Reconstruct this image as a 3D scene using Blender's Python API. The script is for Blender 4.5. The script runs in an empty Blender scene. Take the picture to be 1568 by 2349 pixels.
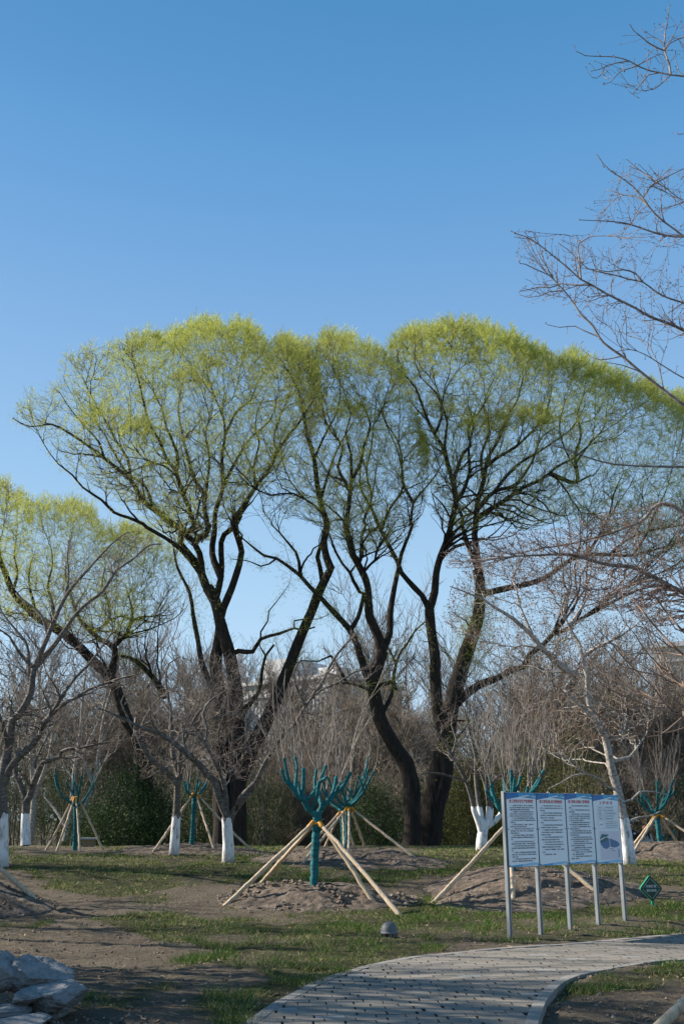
import bpy, bmesh, math, random
import numpy as np
from mathutils import Vector, kdtree, noise as mnoise
SC = bpy.context.scene
COL = SC.collection
rad = math.radians
RNG = np.random.default_rng(7)
random.seed(7)

# ------------------------------------------------------------------ camera geometry (683 x 1024 picture)
FPX = 1024 * 35.0 / 36.0
PITCH = rad(17.2)
CAM_H = 1.55
cp, sp = math.cos(PITCH), math.sin(PITCH)

def ray(x, y):
    u = (x - 341.5) / FPX
    v = (512.0 - y) / FPX
    return np.array([u, cp - v * sp, sp + v * cp])

def at(x, y, Y):
    """the point of the place seen at picture position x, y when it stands Y metres away"""
    d = ray(x, y)
    t = Y / d[1]
    return np.array([d[0] * t, Y, CAM_H + d[2] * t])

def smooth(a, b, t):
    t = np.clip((np.asarray(t, float) - a) / (b - a), 0, 1)
    return t * t * (3 - 2 * t)

# ------------------------------------------------------------------ value noise (vectorised)
_perm = np.random.default_rng(3).random((256, 256))
def vnoise(x, y):
    x = np.asarray(x, float); y = np.asarray(y, float)
    xi = np.floor(x).astype(int); yi = np.floor(y).astype(int)
    fx = x - xi; fy = y - yi
    fx = fx * fx * (3 - 2 * fx); fy = fy * fy * (3 - 2 * fy)
    a = _perm[xi & 255, yi & 255]; b = _perm[(xi + 1) & 255, yi & 255]
    c = _perm[xi & 255, (yi + 1) & 255]; d = _perm[(xi + 1) & 255, (yi + 1) & 255]
    return (a * (1 - fx) + b * fx) * (1 - fy) + (c * (1 - fx) + d * fx) * fy

def fbm(x, y, o=4):
    s = 0; a = .5; x = np.asarray(x, float); y = np.asarray(y, float)
    for i in range(o):
        s = s + a * (vnoise(x + 17.3 * i, y + 9.1 * i) - .5) * 2
        x = x * 2.03; y = y * 2.03; a *= .5
    return s

# ------------------------------------------------------------------ terrain profile
_py = np.array([-50, 14.0, 15.5, 17, 19, 21, 23, 26, 30, 35, 36.5, 40, 46, 60, 2000])
_pz = np.array([0, 0, .03, .10, .25, .43, .60, .69, .73, .74, .68, -.2, -.3, -.3, -.3])
def profile(y):
    y = np.asarray(y, float)
    s = 0
    for d in (-1.2, -.6, 0, .6, 1.2):
        s = s + np.interp(y + d, _py, _pz)
    return s / 5

def inpoly(x, y, poly):
    x = np.asarray(x, float); y = np.asarray(y, float)
    r = np.zeros(x.shape, bool)
    n = len(poly)
    for i in range(n):
        x0, y0 = poly[i]; x1, y1 = poly[(i + 1) % n]
        c = ((y0 > y) != (y1 > y))
        if y0 != y1:
            r ^= c & (x < (x1 - x0) * (y - y0) / (y1 - y0) + x0)
    return r

def flat(x, y, z=0.0):
    d = ray(x, y); t = (z - CAM_H) / d[2]
    return (d[0] * t, d[1] * t)

PATH_L = [(196, 1060), (254, 1024), (288, 1001), (302, 994), (327, 981), (360, 970), (378, 965), (412, 958), (433, 955.5), (479, 951), (508, 948.5), (569, 944.5), (613, 940.5), (683, 934.5), (760, 928)]
PATH_R = [(516, 1060), (524, 1024), (530, 1008), (536, 997), (552, 982), (568, 975), (586, 970.5), (617, 965.5), (642, 962), (684, 958), (760, 952)]
PL = np.array([flat(*p) for p in PATH_L]); PR = np.array([flat(*p) for p in PATH_R])

def resample(poly, step):
    poly = np.asarray(poly, float)
    # Catmull-Rom through the points, then even steps
    p = np.vstack([2 * poly[0] - poly[1], poly, 2 * poly[-1] - poly[-2]])
    out = []
    for i in range(1, len(p) - 2):
        a, b, c, d = p[i - 1], p[i], p[i + 1], p[i + 2]
        n = max(2, int(np.linalg.norm(c - b) / step) + 1)
        for t in np.linspace(0, 1, n, endpoint=False):
            out.append(.5 * ((2 * b) + (c - a) * t + (2 * a - 5 * b + 4 * c - d) * t * t + (3 * b - a - 3 * c + d) * t ** 3))
    out.append(p[-2])
    return np.array(out)

PLs = resample(PL, .15); PRs = resample(PR, .15)
PATH_POLY = np.vstack([PLs, PRs[::-1]])
LOWER = np.vstack([PRs, [[60, PRs[-1][1]], [60, 2], [PRs[0][0], 2]]])

def pdist(x, y, line):
    x = np.asarray(x, float); y = np.asarray(y, float)
    best = np.full(x.shape, 1e9)
    for i in range(len(line) - 1):
        a = line[i]; b = line[i + 1]; d = b - a; L = max(1e-9, d @ d)
        t = np.clip(((x - a[0]) * d[0] + (y - a[1]) * d[1]) / L, 0, 1)
        best = np.minimum(best, np.hypot(x - a[0] - t * d[0], y - a[1] - t * d[1]))
    return best

def ground_z(x, y):
    x = np.asarray(x, float); y = np.asarray(y, float)
    z = profile(y)
    z = z + (.035 * fbm(x * .35, y * .35, 3) + .03 * fbm(x * 1.3 + 5, y * 1.3, 3)) * smooth(7, 12, y + np.abs(x) * .3)
    near = (np.abs(x - 3) < 14) & (y < 22)
    ip = inpoly(x, y, PATH_POLY); lo = inpoly(x, y, LOWER)
    dl = pdist(x, y, PLs)
    z = np.where(near & (~ip) & (~lo), z * smooth(.18, .9, dl) - .006 * (1 - smooth(.18, .9, dl)), z)
    dr = pdist(x, y, PRs)
    z = np.where(lo, -.008 - .06 * smooth(12.3, 9.8, y) - .02 * smooth(0, 1, dr) + .6 * (z - profile(y)) * smooth(.1, 1, dr), z)
    z = np.where(ip, -.09, z)
    return z

def gz(x, y):
    return float(ground_z(np.array([x]), np.array([y]))[0])

def hit(x, y):
    """where the line of sight at picture position x, y meets the ground"""
    d = ray(x, y)
    ts = np.linspace(4, 60, 1200) / d[1]
    X = d[0] * ts; Y = d[1] * ts; Z = CAM_H + d[2] * ts
    g = profile(Y)
    k = np.nonzero(Z <= g)[0]
    if len(k) == 0:
        i = int(np.argmin(Z - g))
    else:
        i = int(k[0])
    return np.array([X[i], Y[i], gz(X[i], Y[i])])

# picture coordinates: D = the 1568 x 2349 copy of the photograph, other letters = enlarged views of it
VIEWS = {'D': (0, 0, 2734 / 1568), 'V1': (0, 1200, 1300 / 1568), 'V2': (1100, 1200, 1634 / 1568), 'V3': (0, 2100, 1000 / 1568),
         'V4': (800, 2100, 1000 / 1568), 'V5': (1734, 2100, 1000 / 1568), 'V6': (1934, 0, 800 / 1446), 'L1': (0, 2900, 1000 / 1568),
         'L2': (900, 2900, 1000 / 1568), 'L3': (1734, 2900, 1000 / 1568), 'M1': (0, 3400, 1000 / 1568), 'M2': (900, 3400, 1000 / 1568),
         'M3': (1734, 3400, 1000 / 1568), 'T': (1100, 2980, 460 / 1568), 'K': (2450, 3250, 284 / 1568), 'S': (2300, 2500, 434 / 1568), 'W': (1880, 3100, 270 / 1568), 'B': (0, 3760, 420 / 1568), 'C': (650, 2550, 750 / 1568)}
def px(view, pts):
    x0, y0, s = VIEWS[view]
    a = np.array(pts, float)
    return np.stack([(x0 + a[:, 0] * s) * 683 / 2734, (y0 + a[:, 1] * s) * .25], 1)

# ------------------------------------------------------------------ objects
def make_mesh(name, V, faces, mat=None, parent=None, smooth_=True, attr=None, origin=None):
    """one mesh object; faces is a list of (N,3) / (N,4) index arrays; attr is a value per face"""
    V = np.asarray(V, np.float32)
    if origin is None and parent is not None:
        q_ = parent
        while q_ is not None and '_o' not in q_: q_ = q_.parent
        origin = q_['_o'] if q_ is not None else (0, 0, 0)
    if origin is not None:
        V = V - np.asarray(origin, np.float32)
    me = bpy.data.meshes.new(name)
    me.vertices.add(len(V)); me.vertices.foreach_set('co', V.ravel())
    faces = [np.asarray(f, np.int32) for f in faces if len(f)]
    nl = sum(f.size for f in faces); nf = sum(len(f) for f in faces)
    me.loops.add(nl); me.polygons.add(nf)
    me.loops.foreach_set('vertex_index', np.concatenate([f.ravel() for f in faces]))
    tot = np.concatenate([np.full(len(f), f.shape[1], np.int32) for f in faces])
    st = np.concatenate([[0], np.cumsum(tot)[:-1]]).astype(np.int32)
    me.polygons.foreach_set('loop_start', st)
    me.polygons.foreach_set('loop_total', tot)
    me.polygons.foreach_set('use_smooth', np.full(nf, smooth_, bool))
    me.update(calc_edges=True)
    me.validate()
    if attr is not None:
        a = me.attributes.new('tint', 'FLOAT', 'FACE')
        a.data.foreach_set('value', np.asarray(attr, np.float32))
    if mat is not None:
        me.materials.append(mat)
    o = bpy.data.objects.new(name, me); COL.objects.link(o)
    if parent is not None:
        o.parent = parent
    return o

def thing(name, label, cat, loc, group=None):
    o = bpy.data.objects.new(name, None); COL.objects.link(o)
    o.empty_display_size = .2
    loc = [float(c) for c in loc]
    o.location = loc; o['_o'] = loc
    o['label'] = label; o['category'] = cat
    if group: o['group'] = group
    return o

def tag(o, label, cat, group=None):
    o['label'] = label; o['category'] = cat
    if group: o['group'] = group
    return o

def kind(o, k):
    o['kind'] = k; return o

class Buf:
    """collects pieces of one mesh"""
    def __init__(s): s.V = []; s.Q = []; s.T = []; s.n = 0; s.aq = []; s.at = []
    def add(s, V, Q=None, T=None, aq=None, at_=None):
        V = np.asarray(V, float).reshape(-1, 3)
        if Q is not None and len(Q):
            Q = np.asarray(Q, int); s.Q.append(Q + s.n); s.aq.append(np.broadcast_to(np.asarray(.5 if aq is None else aq, float), (len(Q),)))
        if T is not None and len(T):
            T = np.asarray(T, int); s.T.append(T + s.n); s.at.append(np.broadcast_to(np.asarray(.5 if at_ is None else at_, float), (len(T),)))
        s.V.append(V); s.n += len(V)
    def build(s, name, mat, parent=None, smooth_=True):
        F = []; A = []
        if s.Q: F.append(np.vstack(s.Q)); A.append(np.concatenate(s.aq))
        if s.T: F.append(np.vstack(s.T)); A.append(np.concatenate(s.at))
        return make_mesh(name, np.vstack(s.V), F, mat, parent, smooth_, np.concatenate(A))
    def box(s, c, size, rot=None, a=.5):
        x, y, z = [d / 2 for d in size]
        V = np.array([[sx * x, sy * y, sz * z] for sz in (-1, 1) for sy in (-1, 1) for sx in (-1, 1)])
        if rot is not None: V = V @ np.asarray(rot).T
        s.add(V + np.asarray(c), [[0, 2, 3, 1], [4, 5, 7, 6], [0, 1, 5, 4], [1, 3, 7, 5], [3, 2, 6, 7], [2, 0, 4, 6]], aq=a)

def norm(v):
    v = np.asarray(v, float)
    return v / np.maximum(1e-9, np.linalg.norm(v, axis=-1, keepdims=True))

def tubes(P, Rr, sides):
    """P (N,K,3) centre lines, Rr (N,K) radii -> vertices and quads of N open tubes"""
    P = np.asarray(P, float); N, K, _ = P.shape
    T = np.empty_like(P)
    T[:, 1:-1] = P[:, 2:] - P[:, :-2]; T[:, 0] = P[:, 1] - P[:, 0]; T[:, -1] = P[:, -1] - P[:, -2]
    T = norm(T)
    main = norm(P[:, -1] - P[:, 0])
    ref = np.where(np.abs(main[:, 2:3]) > .8, np.array([[1., .13, 0]]), np.array([[.1, .05, 1.]]))[:, None, :]
    U = norm(np.cross(T, np.broadcast_to(ref, T.shape))); W = np.cross(T, U)
    an = np.linspace(0, 2 * np.pi, sides, endpoint=False)
    ring = U[:, :, None, :] * np.cos(an)[None, None, :, None] + W[:, :, None, :] * np.sin(an)[None, None, :, None]
    V = P[:, :, None, :] + ring * np.asarray(Rr)[:, :, None, None]
    n, k, s = np.meshgrid(np.arange(N), np.arange(K - 1), np.arange(sides), indexing='ij')
    s2 = (s + 1) % sides
    b = n * K * sides
    Q = np.stack([b + k * sides + s, b + k * sides + s2, b + (k + 1) * sides + s2, b + (k + 1) * sides + s], -1).reshape(-1, 4)
    return V.reshape(-1, 3), Q

def add_tube(buf, pts, r, sides=8, a=.5, cap=True, rough=0.0):
    pts = np.asarray(pts, float); r = np.broadcast_to(np.asarray(r, float), (len(pts),))
    V, Q = tubes(pts[None], r[None], sides)
    if rough:
        k = len(V)
        V = V + RNG.normal(0, rough, (k, 3))
    T = None
    if cap:
        n = len(V)
        V = np.vstack([V, pts[0], pts[-1]])
        T = [[n, (i + 1) % sides, i] for i in range(sides)] + [[n + 1, n - sides + i, n - sides + (i + 1) % sides] for i in range(sides)]
    buf.add(V, Q, T, aq=a, at_=a)

def rotz(a):
    c, s = math.cos(a), math.sin(a)
    return np.array([[c, -s, 0], [s, c, 0], [0, 0, 1]])
# ------------------------------------------------------------------ materials
def new_mat(name):
    m = bpy.data.materials.new(name); m.use_nodes = True
    nt = m.node_tree
    return m, nt, nt.nodes['Principled BSDF']

def ramp(nt, fac, stops):
    r = nt.nodes.new('ShaderNodeValToRGB')
    e = r.color_ramp.elements
    while len(e) < len(stops): e.new(.5)
    for i, (p, c) in enumerate(stops):
        e[i].position = p; e[i].color = (*c, 1)
    nt.links.new(fac, r.inputs[0])
    return r.outputs[0]

def noise_tex(nt, scale, detail=4, rough=.6, stretch=None, dist=0.0):
    tc = nt.nodes.new('ShaderNodeTexCoord')
    n = nt.nodes.new('ShaderNodeTexNoise')
    n.inputs['Scale'].default_value = scale; n.inputs['Detail'].default_value = detail; n.inputs['Roughness'].default_value = rough
    n.inputs['Distortion'].default_value = dist
    if stretch:
        mp = nt.nodes.new('ShaderNodeMapping'); mp.inputs['Scale'].default_value = stretch
        nt.links.new(tc.outputs['Object'], mp.inputs['Vector']); nt.links.new(mp.outputs[0], n.inputs['Vector'])
    else:
        nt.links.new(tc.outputs['Object'], n.inputs['Vector'])
    return n.outputs['Fac']

def bump(nt, b, h, strength, dist):
    bp = nt.nodes.new('ShaderNodeBump'); bp.inputs['Strength'].default_value = strength; bp.inputs['Distance'].default_value = dist
    nt.links.new(h, bp.inputs['Height']); nt.links.new(bp.outputs[0], b.inputs['Normal'])

def attr_fac(nt, name='tint'):
    a = nt.nodes.new('ShaderNodeAttribute'); a.attribute_name = name
    return a.outputs['Fac']

def mix(nt, f, a, b, mode='MIX'):
    m = nt.nodes.new('ShaderNodeMix'); m.data_type = 'RGBA'; m.blend_type = mode
    if hasattr(f, 'type'): nt.links.new(f, m.inputs[0])
    else: m.inputs[0].default_value = f
    for s, v in ((6, a), (7, b)):
        if hasattr(v, 'type'): nt.links.new(v, m.inputs[s])
        else: m.inputs[s].default_value = (*v, 1)
    return m.outputs[2]

def mottled(name, stops, scale=6, rough=.85, bmp=.4, bdist=.02, stretch=None, detail=6, spec=.3):
    m, nt, b = new_mat(name)
    f = noise_tex(nt, scale, detail, .65, stretch)
    nt.links.new(ramp(nt, f, stops), b.inputs['Base Color'])
    b.inputs['Roughness'].default_value = rough
    b.inputs['Specular IOR Level'].default_value = spec
    if bmp: bump(nt, b, f, bmp, bdist)
    return m

def leafy(name, stops, trans=.35, rough=.55):
    m, nt, b = new_mat(name)
    c = ramp(nt, attr_fac(nt), stops)
    nt.links.new(c, b.inputs['Base Color']); b.inputs['Roughness'].default_value = rough
    b.inputs['Specular IOR Level'].default_value = .12
    if trans:
        t = nt.nodes.new('ShaderNodeBsdfTranslucent'); nt.links.new(c, t.inputs['Color'])
        ms = nt.nodes.new('ShaderNodeMixShader'); ms.inputs[0].default_value = trans
        nt.links.new(b.outputs[0], ms.inputs[1]); nt.links.new(t.outputs[0], ms.inputs[2])
        nt.links.new(ms.outputs[0], nt.nodes['Material Output'].inputs['Surface'])
    return m

def plain(name, col, rough=.5, metal=0.0, spec=.5):
    m, nt, b = new_mat(name)
    b.inputs['Base Color'].default_value = (*col, 1); b.inputs['Roughness'].default_value = rough
    b.inputs['Metallic'].default_value = metal; b.inputs['Specular IOR Level'].default_value = spec
    return m

M = {}
M['willow_bark'] = mottled('willow_bark', [(.3, (.012, .009, .007)), (.5, (.032, .025, .020)), (.75, (.065, .05, .04))], 4, .95, 1.0, .14, (3, 3, .55), 9)
M['willow_twig'] = mottled('willow_twig', [(.3, (.14, .125, .065)), (.7, (.26, .225, .12))], 2, .9, 0)
M['willow_leaf'] = leafy('willow_leaf', [(0, (.20, .23, .045)), (.5, (.37, .41, .085)), (1, (.54, .56, .14))], .55)
M['cherry_bark'] = mottled('cherry_bark', [(.3, (.045, .038, .032)), (.5, (.11, .096, .083)), (.72, (.26, .235, .21))], 5, .8, .8, .02, (2, 2, 5))
M['cherry_twig'] = mottled('cherry_twig', [(.3, (.105, .076, .058)), (.7, (.285, .22, .18))], 3, .7, 0)
M['bough_bark'] = mottled('bough_bark', [(.3, (.08, .065, .055)), (.5, (.17, .145, .125)), (.72, (.33, .295, .265))], 9, .75, .6, .006)
M['shoot'] = mottled('shoot', [(.3, (.12, .098, .082)), (.7, (.33, .29, .255))], 4, .6, 0)
M['red_twig'] = mottled('red_twig', [(.3, (.12, .085, .070)), (.7, (.27, .205, .175))], 3, .7, 0)
M['pale_bark'] = mottled('pale_bark', [(.3, (.13, .11, .095)), (.48, (.30, .27, .24)), (.7, (.52, .49, .45))], 6, .85, .6, .02, (2, 2, 3))
M['wood_twig'] = mottled('wood_twig', [(.3, (.083, .070, .056)), (.7, (.26, .22, .18))], .6, .9, 0)
M['red_stem'] = mottled('red_stem', [(.3, (.13, .085, .06)), (.7, (.27, .18, .13))], 3, .6, 0)
M['bud'] = mottled('bud', [(.3, (.10, .055, .035)), (.7, (.22, .13, .075))], 30, .7, 0)
def wash_mat():
    m, nt, b = new_mat('whitewash')
    f = noise_tex(nt, 7, 9, .7, (1.6, 1.6, .5)); f2 = noise_tex(nt, 22, 6, .7)
    c = ramp(nt, f, [(.36, (.15, .13, .115)), (.415, (.50, .485, .47)), (.50, (.73, .73, .73)), (.8, (.84, .84, .84))])
    tc = nt.nodes.new('ShaderNodeTexCoord'); sx = nt.nodes.new('ShaderNodeSeparateXYZ'); nt.links.new(tc.outputs['Object'], sx.inputs[0])
    mr = nt.nodes.new('ShaderNodeMapRange'); mr.inputs[1].default_value = .30; mr.inputs[2].default_value = -.02; nt.links.new(sx.outputs['Z'], mr.inputs[0])
    mu = nt.nodes.new('ShaderNodeMath'); mu.operation = 'MULTIPLY'; nt.links.new(mr.outputs[0], mu.inputs[0])
    nt.links.new(ramp(nt, f2, [(.35, (.15, .15, .15)), (.62, (1, 1, 1))]), mu.inputs[1])
    nt.links.new(mix(nt, mu.outputs[0], c, (.17, .135, .10)), b.inputs['Base Color'])
    b.inputs['Roughness'].default_value = .92; bump(nt, b, f, .9, .03)
    return m
M['whitewash'] = wash_mat()
M['teal_wrap'] = mottled('teal_wrap', [(.3, (.004, .06, .072)), (.55, (.012, .13, .145)), (.75, (.03, .21, .215))], 9, .85, .8, .02, (1, 1, 4))
M['pole'] = mottled('pole', [(.3, (.20, .13, .08)), (.42, (.39, .30, .205)), (.55, (.49, .39, .275)), (.75, (.62, .51, .38))], 5, .8, .5, .01, (5, 5, .9), 9)
M['orange_tie'] = mottled('orange_tie', [(.3, (.42, .17, .012)), (.7, (.62, .29, .03))], 30, .6, .3, .01)
M['galv'] = mottled('galv', [(.3, (.27, .29, .305)), (.7, (.40, .42, .435))], 9, .35, .1, .002, (1, 1, .3))
M['galv'].node_tree.nodes['Principled BSDF'].inputs['Metallic'].default_value = .55
M['rock'] = None
M['evergreen'] = leafy('evergreen', [(0, (.016, .035, .014)), (.5, (.05, .085, .03)), (1, (.10, .14, .055))], .2, .65)
M['bamboo'] = leafy('bamboo', [(0, (.035, .045, .012)), (.5, (.085, .095, .025)), (1, (.17, .17, .05))], .25, .5)
M['grass'] = leafy('grass', [(0, (.010, .040, .004)), (.45, (.038, .110, .012)), (.72, (.095, .155, .022)), (.8, (.30, .25, .12)), (1, (.54, .45, .27))], .25, .6)
M['dry_leaf'] = leafy('dry_leaf', [(0, (.16, .085, .045)), (.5, (.36, .24, .13)), (1, (.55, .42, .27))], .2, .7)
M['soil'] = mottled('soil', [(.3, (.045, .035, .027)), (.5, (.12, .093, .072)), (.7, (.22, .175, .138))], 7, .97, 1.0, .08, detail=12)
M['clod'] = mottled('clod', [(.3, (.075, .058, .045)), (.5, (.165, .13, .10)), (.7, (.30, .255, .215))], 5, .95, .5, .02)

def rock_mat():
    m, nt, b = new_mat('rock')
    f1 = noise_tex(nt, 3.0, 8, .7, (1, 1, 3), .6)
    f2 = noise_tex(nt, 22, 6, .7)
    c1 = ramp(nt, f1, [(.3, (.06, .064, .064)), (.48, (.19, .197, .20)), (.62, (.28, .29, .293)), (.8, (.40, .41, .412))])
    f3 = noise_tex(nt, 1.6, 4, .6)
    c2 = mix(nt, ramp(nt, f3, [(.55, (0, 0, 0)), (.7, (.6, .6, .6))]), c1, (.16, .115, .08))
    nt.links.new(mix(nt, .25, c2, ramp(nt, f2, [(.3, (.1, .1, .1)), (.7, (.4, .4, .4))])), b.inputs['Base Color'])
    b.inputs['Roughness'].default_value = .85
    ad = nt.nodes.new('ShaderNodeMath'); ad.operation = 'ADD'
    nt.links.new(f1, ad.inputs[0]); nt.links.new(f2, ad.inputs[1])
    bump(nt, b, ad.outputs[0], .8, .04)
    return m
M['rock'] = rock_mat()

def ground_mat():
    m, nt, b = new_mat('ground')
    f1 = noise_tex(nt, 1.1, 8, .62); f2 = noise_tex(nt, 14, 8, .7); f3 = noise_tex(nt, 60, 4, .6)
    d1 = ramp(nt, f1, [(.3, (.092, .074, .055)), (.5, (.160, .132, .099)), (.7, (.245, .207, .158))])
    dirt = mix(nt, .45, d1, ramp(nt, f2, [(.3, (.043, .036, .028)), (.55, (.160, .133, .100)), (.75, (.30, .255, .20))]))
    th = ramp(nt, f2, [(.3, (.022, .032, .010)), (.5, (.055, .062, .024)), (.62, (.12, .105, .055)), (.8, (.22, .18, .105))])
    g = attr_fac(nt, 'grass')
    nt.links.new(mix(nt, g, dirt, th), b.inputs['Base Color'])
    b.inputs['Roughness'].default_value = .97; b.inputs['Specular IOR Level'].default_value = .15
    a = nt.nodes.new('ShaderNodeMath'); a.operation = 'MULTIPLY_ADD'; a.inputs[1].default_value = .35
    nt.links.new(f3, a.inputs[0]); nt.links.new(f2, a.inputs[2])
    bump(nt, b, a.outputs[0], 1.0, .14)
    return m
M['ground'] = ground_mat()

def paver_mat():
    m, nt, b = new_mat('paver')
    t = attr_fac(nt)
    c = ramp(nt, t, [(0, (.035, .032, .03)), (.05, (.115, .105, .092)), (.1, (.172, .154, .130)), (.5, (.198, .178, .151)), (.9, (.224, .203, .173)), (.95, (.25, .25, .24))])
    f = noise_tex(nt, 40, 6, .75); f1 = noise_tex(nt, 1.3, 5, .6)
    c2 = mix(nt, .8, c, ramp(nt, f, [(.3, (.72, .72, .72)), (.7, (1, 1, 1))]), 'MULTIPLY')
    nt.links.new(mix(nt, ramp(nt, f1, [(.45, (0, 0, 0)), (.7, (.3, .3, .3))]), c2, (.17, .145, .115)), b.inputs['Base Color'])
    b.inputs['Roughness'].default_value = .9; bump(nt, b, f, .5, .006)
    return m
M['paver'] = paver_mat()
M['bedding'] = mottled('bedding', [(.3, (.09, .082, .07)), (.7, (.17, .155, .13))], 30, .95, .5, .01)
M['kerbstone'] = mottled('kerbstone', [(.3, (.18, .17, .155)), (.7, (.26, .247, .225))], 25, .85, .4, .006)
# ------------------------------------------------------------------ ground sheet with grass cover mask
def poly_from(view, pts):
    return np.array([hit(*p)[:2] for p in px(view, pts)])
GRASS_POLYS = [
    poly_from('D', [(-60, 1944), (1640, 1944), (1640, 2042), (1400, 2038), (1180, 2020), (960, 2022), (900, 2030), (560, 2022), (470, 2035), (360, 2040), (330, 2052), (230, 2052), (110, 2035), (60, 1996), (-60, 1992)]),
    poly_from('D', [(215, 2112), (300, 2098), (420, 2095), (520, 2106), (640, 2102), (700, 2088), (900, 2088), (960, 2050), (1010, 2052), (1060, 2070), (1165, 2072), (1400, 2078), (1640, 2052), (1640, 2135), (1100, 2160), (800, 2214), (640, 2312), (590, 2320), (560, 2265), (600, 2238), (480, 2212), (470, 2180), (330, 2150), (260, 2130)]),
    poly_from('D', [(1284, 2262), (1330, 2232), (1420, 2222), (1640, 2190), (1640, 2242), (1500, 2248), (1400, 2262), (1300, 2282)]),
]
BARE_POLYS = [poly_from('D', [(640, 1946), (950, 1946), (960, 1958), (640, 1962)]), poly_from('D', [(1000, 2010), (1370, 2012), (1370, 2062), (990, 2056)]),
              poly_from('D', [(40, 1946), (240, 1944), (260, 1958), (60, 1962)])]
SPOTS = [('D', 350, 2062, .5), ('D', 560, 2075, .4), ('D', 455, 2205, .35), ('D', 540, 2305, .45), ('D', 560, 2330, .4), ('D', 340, 2270, .3), ('D', 420, 2200, .3), ('D', 100, 2120, .35), ('D', 30, 2118, .4), ('D', 305, 2295, .3), ('D', 200, 2290, .35)]
SPOTS = [(*hit(*px(v, [(x, y)])[0])[:2], r) for v, x, y, r in SPOTS]

def grass_cover(x, y):
    x = np.asarray(x, float); y = np.asarray(y, float)
    jx = x + .5 * fbm(x * .7 + 40, y * .7, 3) * (.3 + y * .05); jy = y + .6 * fbm(x * .8, y * .8 + 31, 3) * (.3 + y * .05)
    m = np.zeros(x.shape)
    for p in GRASS_POLYS: m = np.maximum(m, inpoly(jx, jy, p))
    for p in BARE_POLYS: m = np.where(inpoly(jx, jy, p), 0, m)
    far = (np.abs(x) > .36 * y + 2) | (y > 36)
    m = np.where(far, .6 * (fbm(x * .2, y * .2, 3) > -.2), m)
    patch = smooth(-.55, .05, fbm(x * 1.1 + 3, y * 1.1 + 8, 4))
    m = m * (.25 + .75 * patch)
    for sx, sy, r in SPOTS:
        m = np.maximum(m, smooth(r, r * .3, np.hypot(jx - sx, (jy - sy) * .6)) * .9)
    m = np.where(inpoly(x, y, PATH_POLY), 0, m)
    return m

def build_ground():
    ys = [-4.0]
    while ys[-1] < 6: ys.append(ys[-1] + .5)
    while ys[-1] < 44: ys.append(ys[-1] + max(.045, .0052 * ys[-1] ** 1.05))
    while ys[-1] < 1800: ys.append(ys[-1] * 1.10)
    xs = [0.0]
    while xs[-1] < 7: xs.append(xs[-1] + .07)
    while xs[-1] < 16: xs.append(xs[-1] + .16)
    while xs[-1] < 1800: xs.append(xs[-1] * 1.12)
    xs = np.array(xs); xs = np.concatenate([-xs[:0:-1], xs]); ys = np.array(ys)
    X, Y = np.meshgrid(xs, ys)
    Z = ground_z(X, Y)
    c = grass_cover(X, Y)
    rough = (.026 * fbm(X * 5, Y * 5, 3) + .020 * fbm(X * 13, Y * 13, 3)) * smooth(40, 20, Y)
    ok = ~inpoly(X, Y, PATH_POLY) & (pdist(X, Y, PLs) > .2)
    Z = Z + np.where(ok, rough, 0)
    ny, nx = X.shape
    i = (np.arange(ny - 1)[:, None] * nx + np.arange(nx - 1)[None]).ravel()
    Q = np.stack([i, i + 1, i + nx + 1, i + nx], 1)
    o = make_mesh('ground', np.stack([X, Y, Z], -1).reshape(-1, 3), [Q], M['ground'])
    a = o.data.attributes.new('grass', 'FLOAT', 'POINT'); a.data.foreach_set('value', c.ravel().astype(np.float32))
    kind(o, 'structure')
build_ground()

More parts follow.
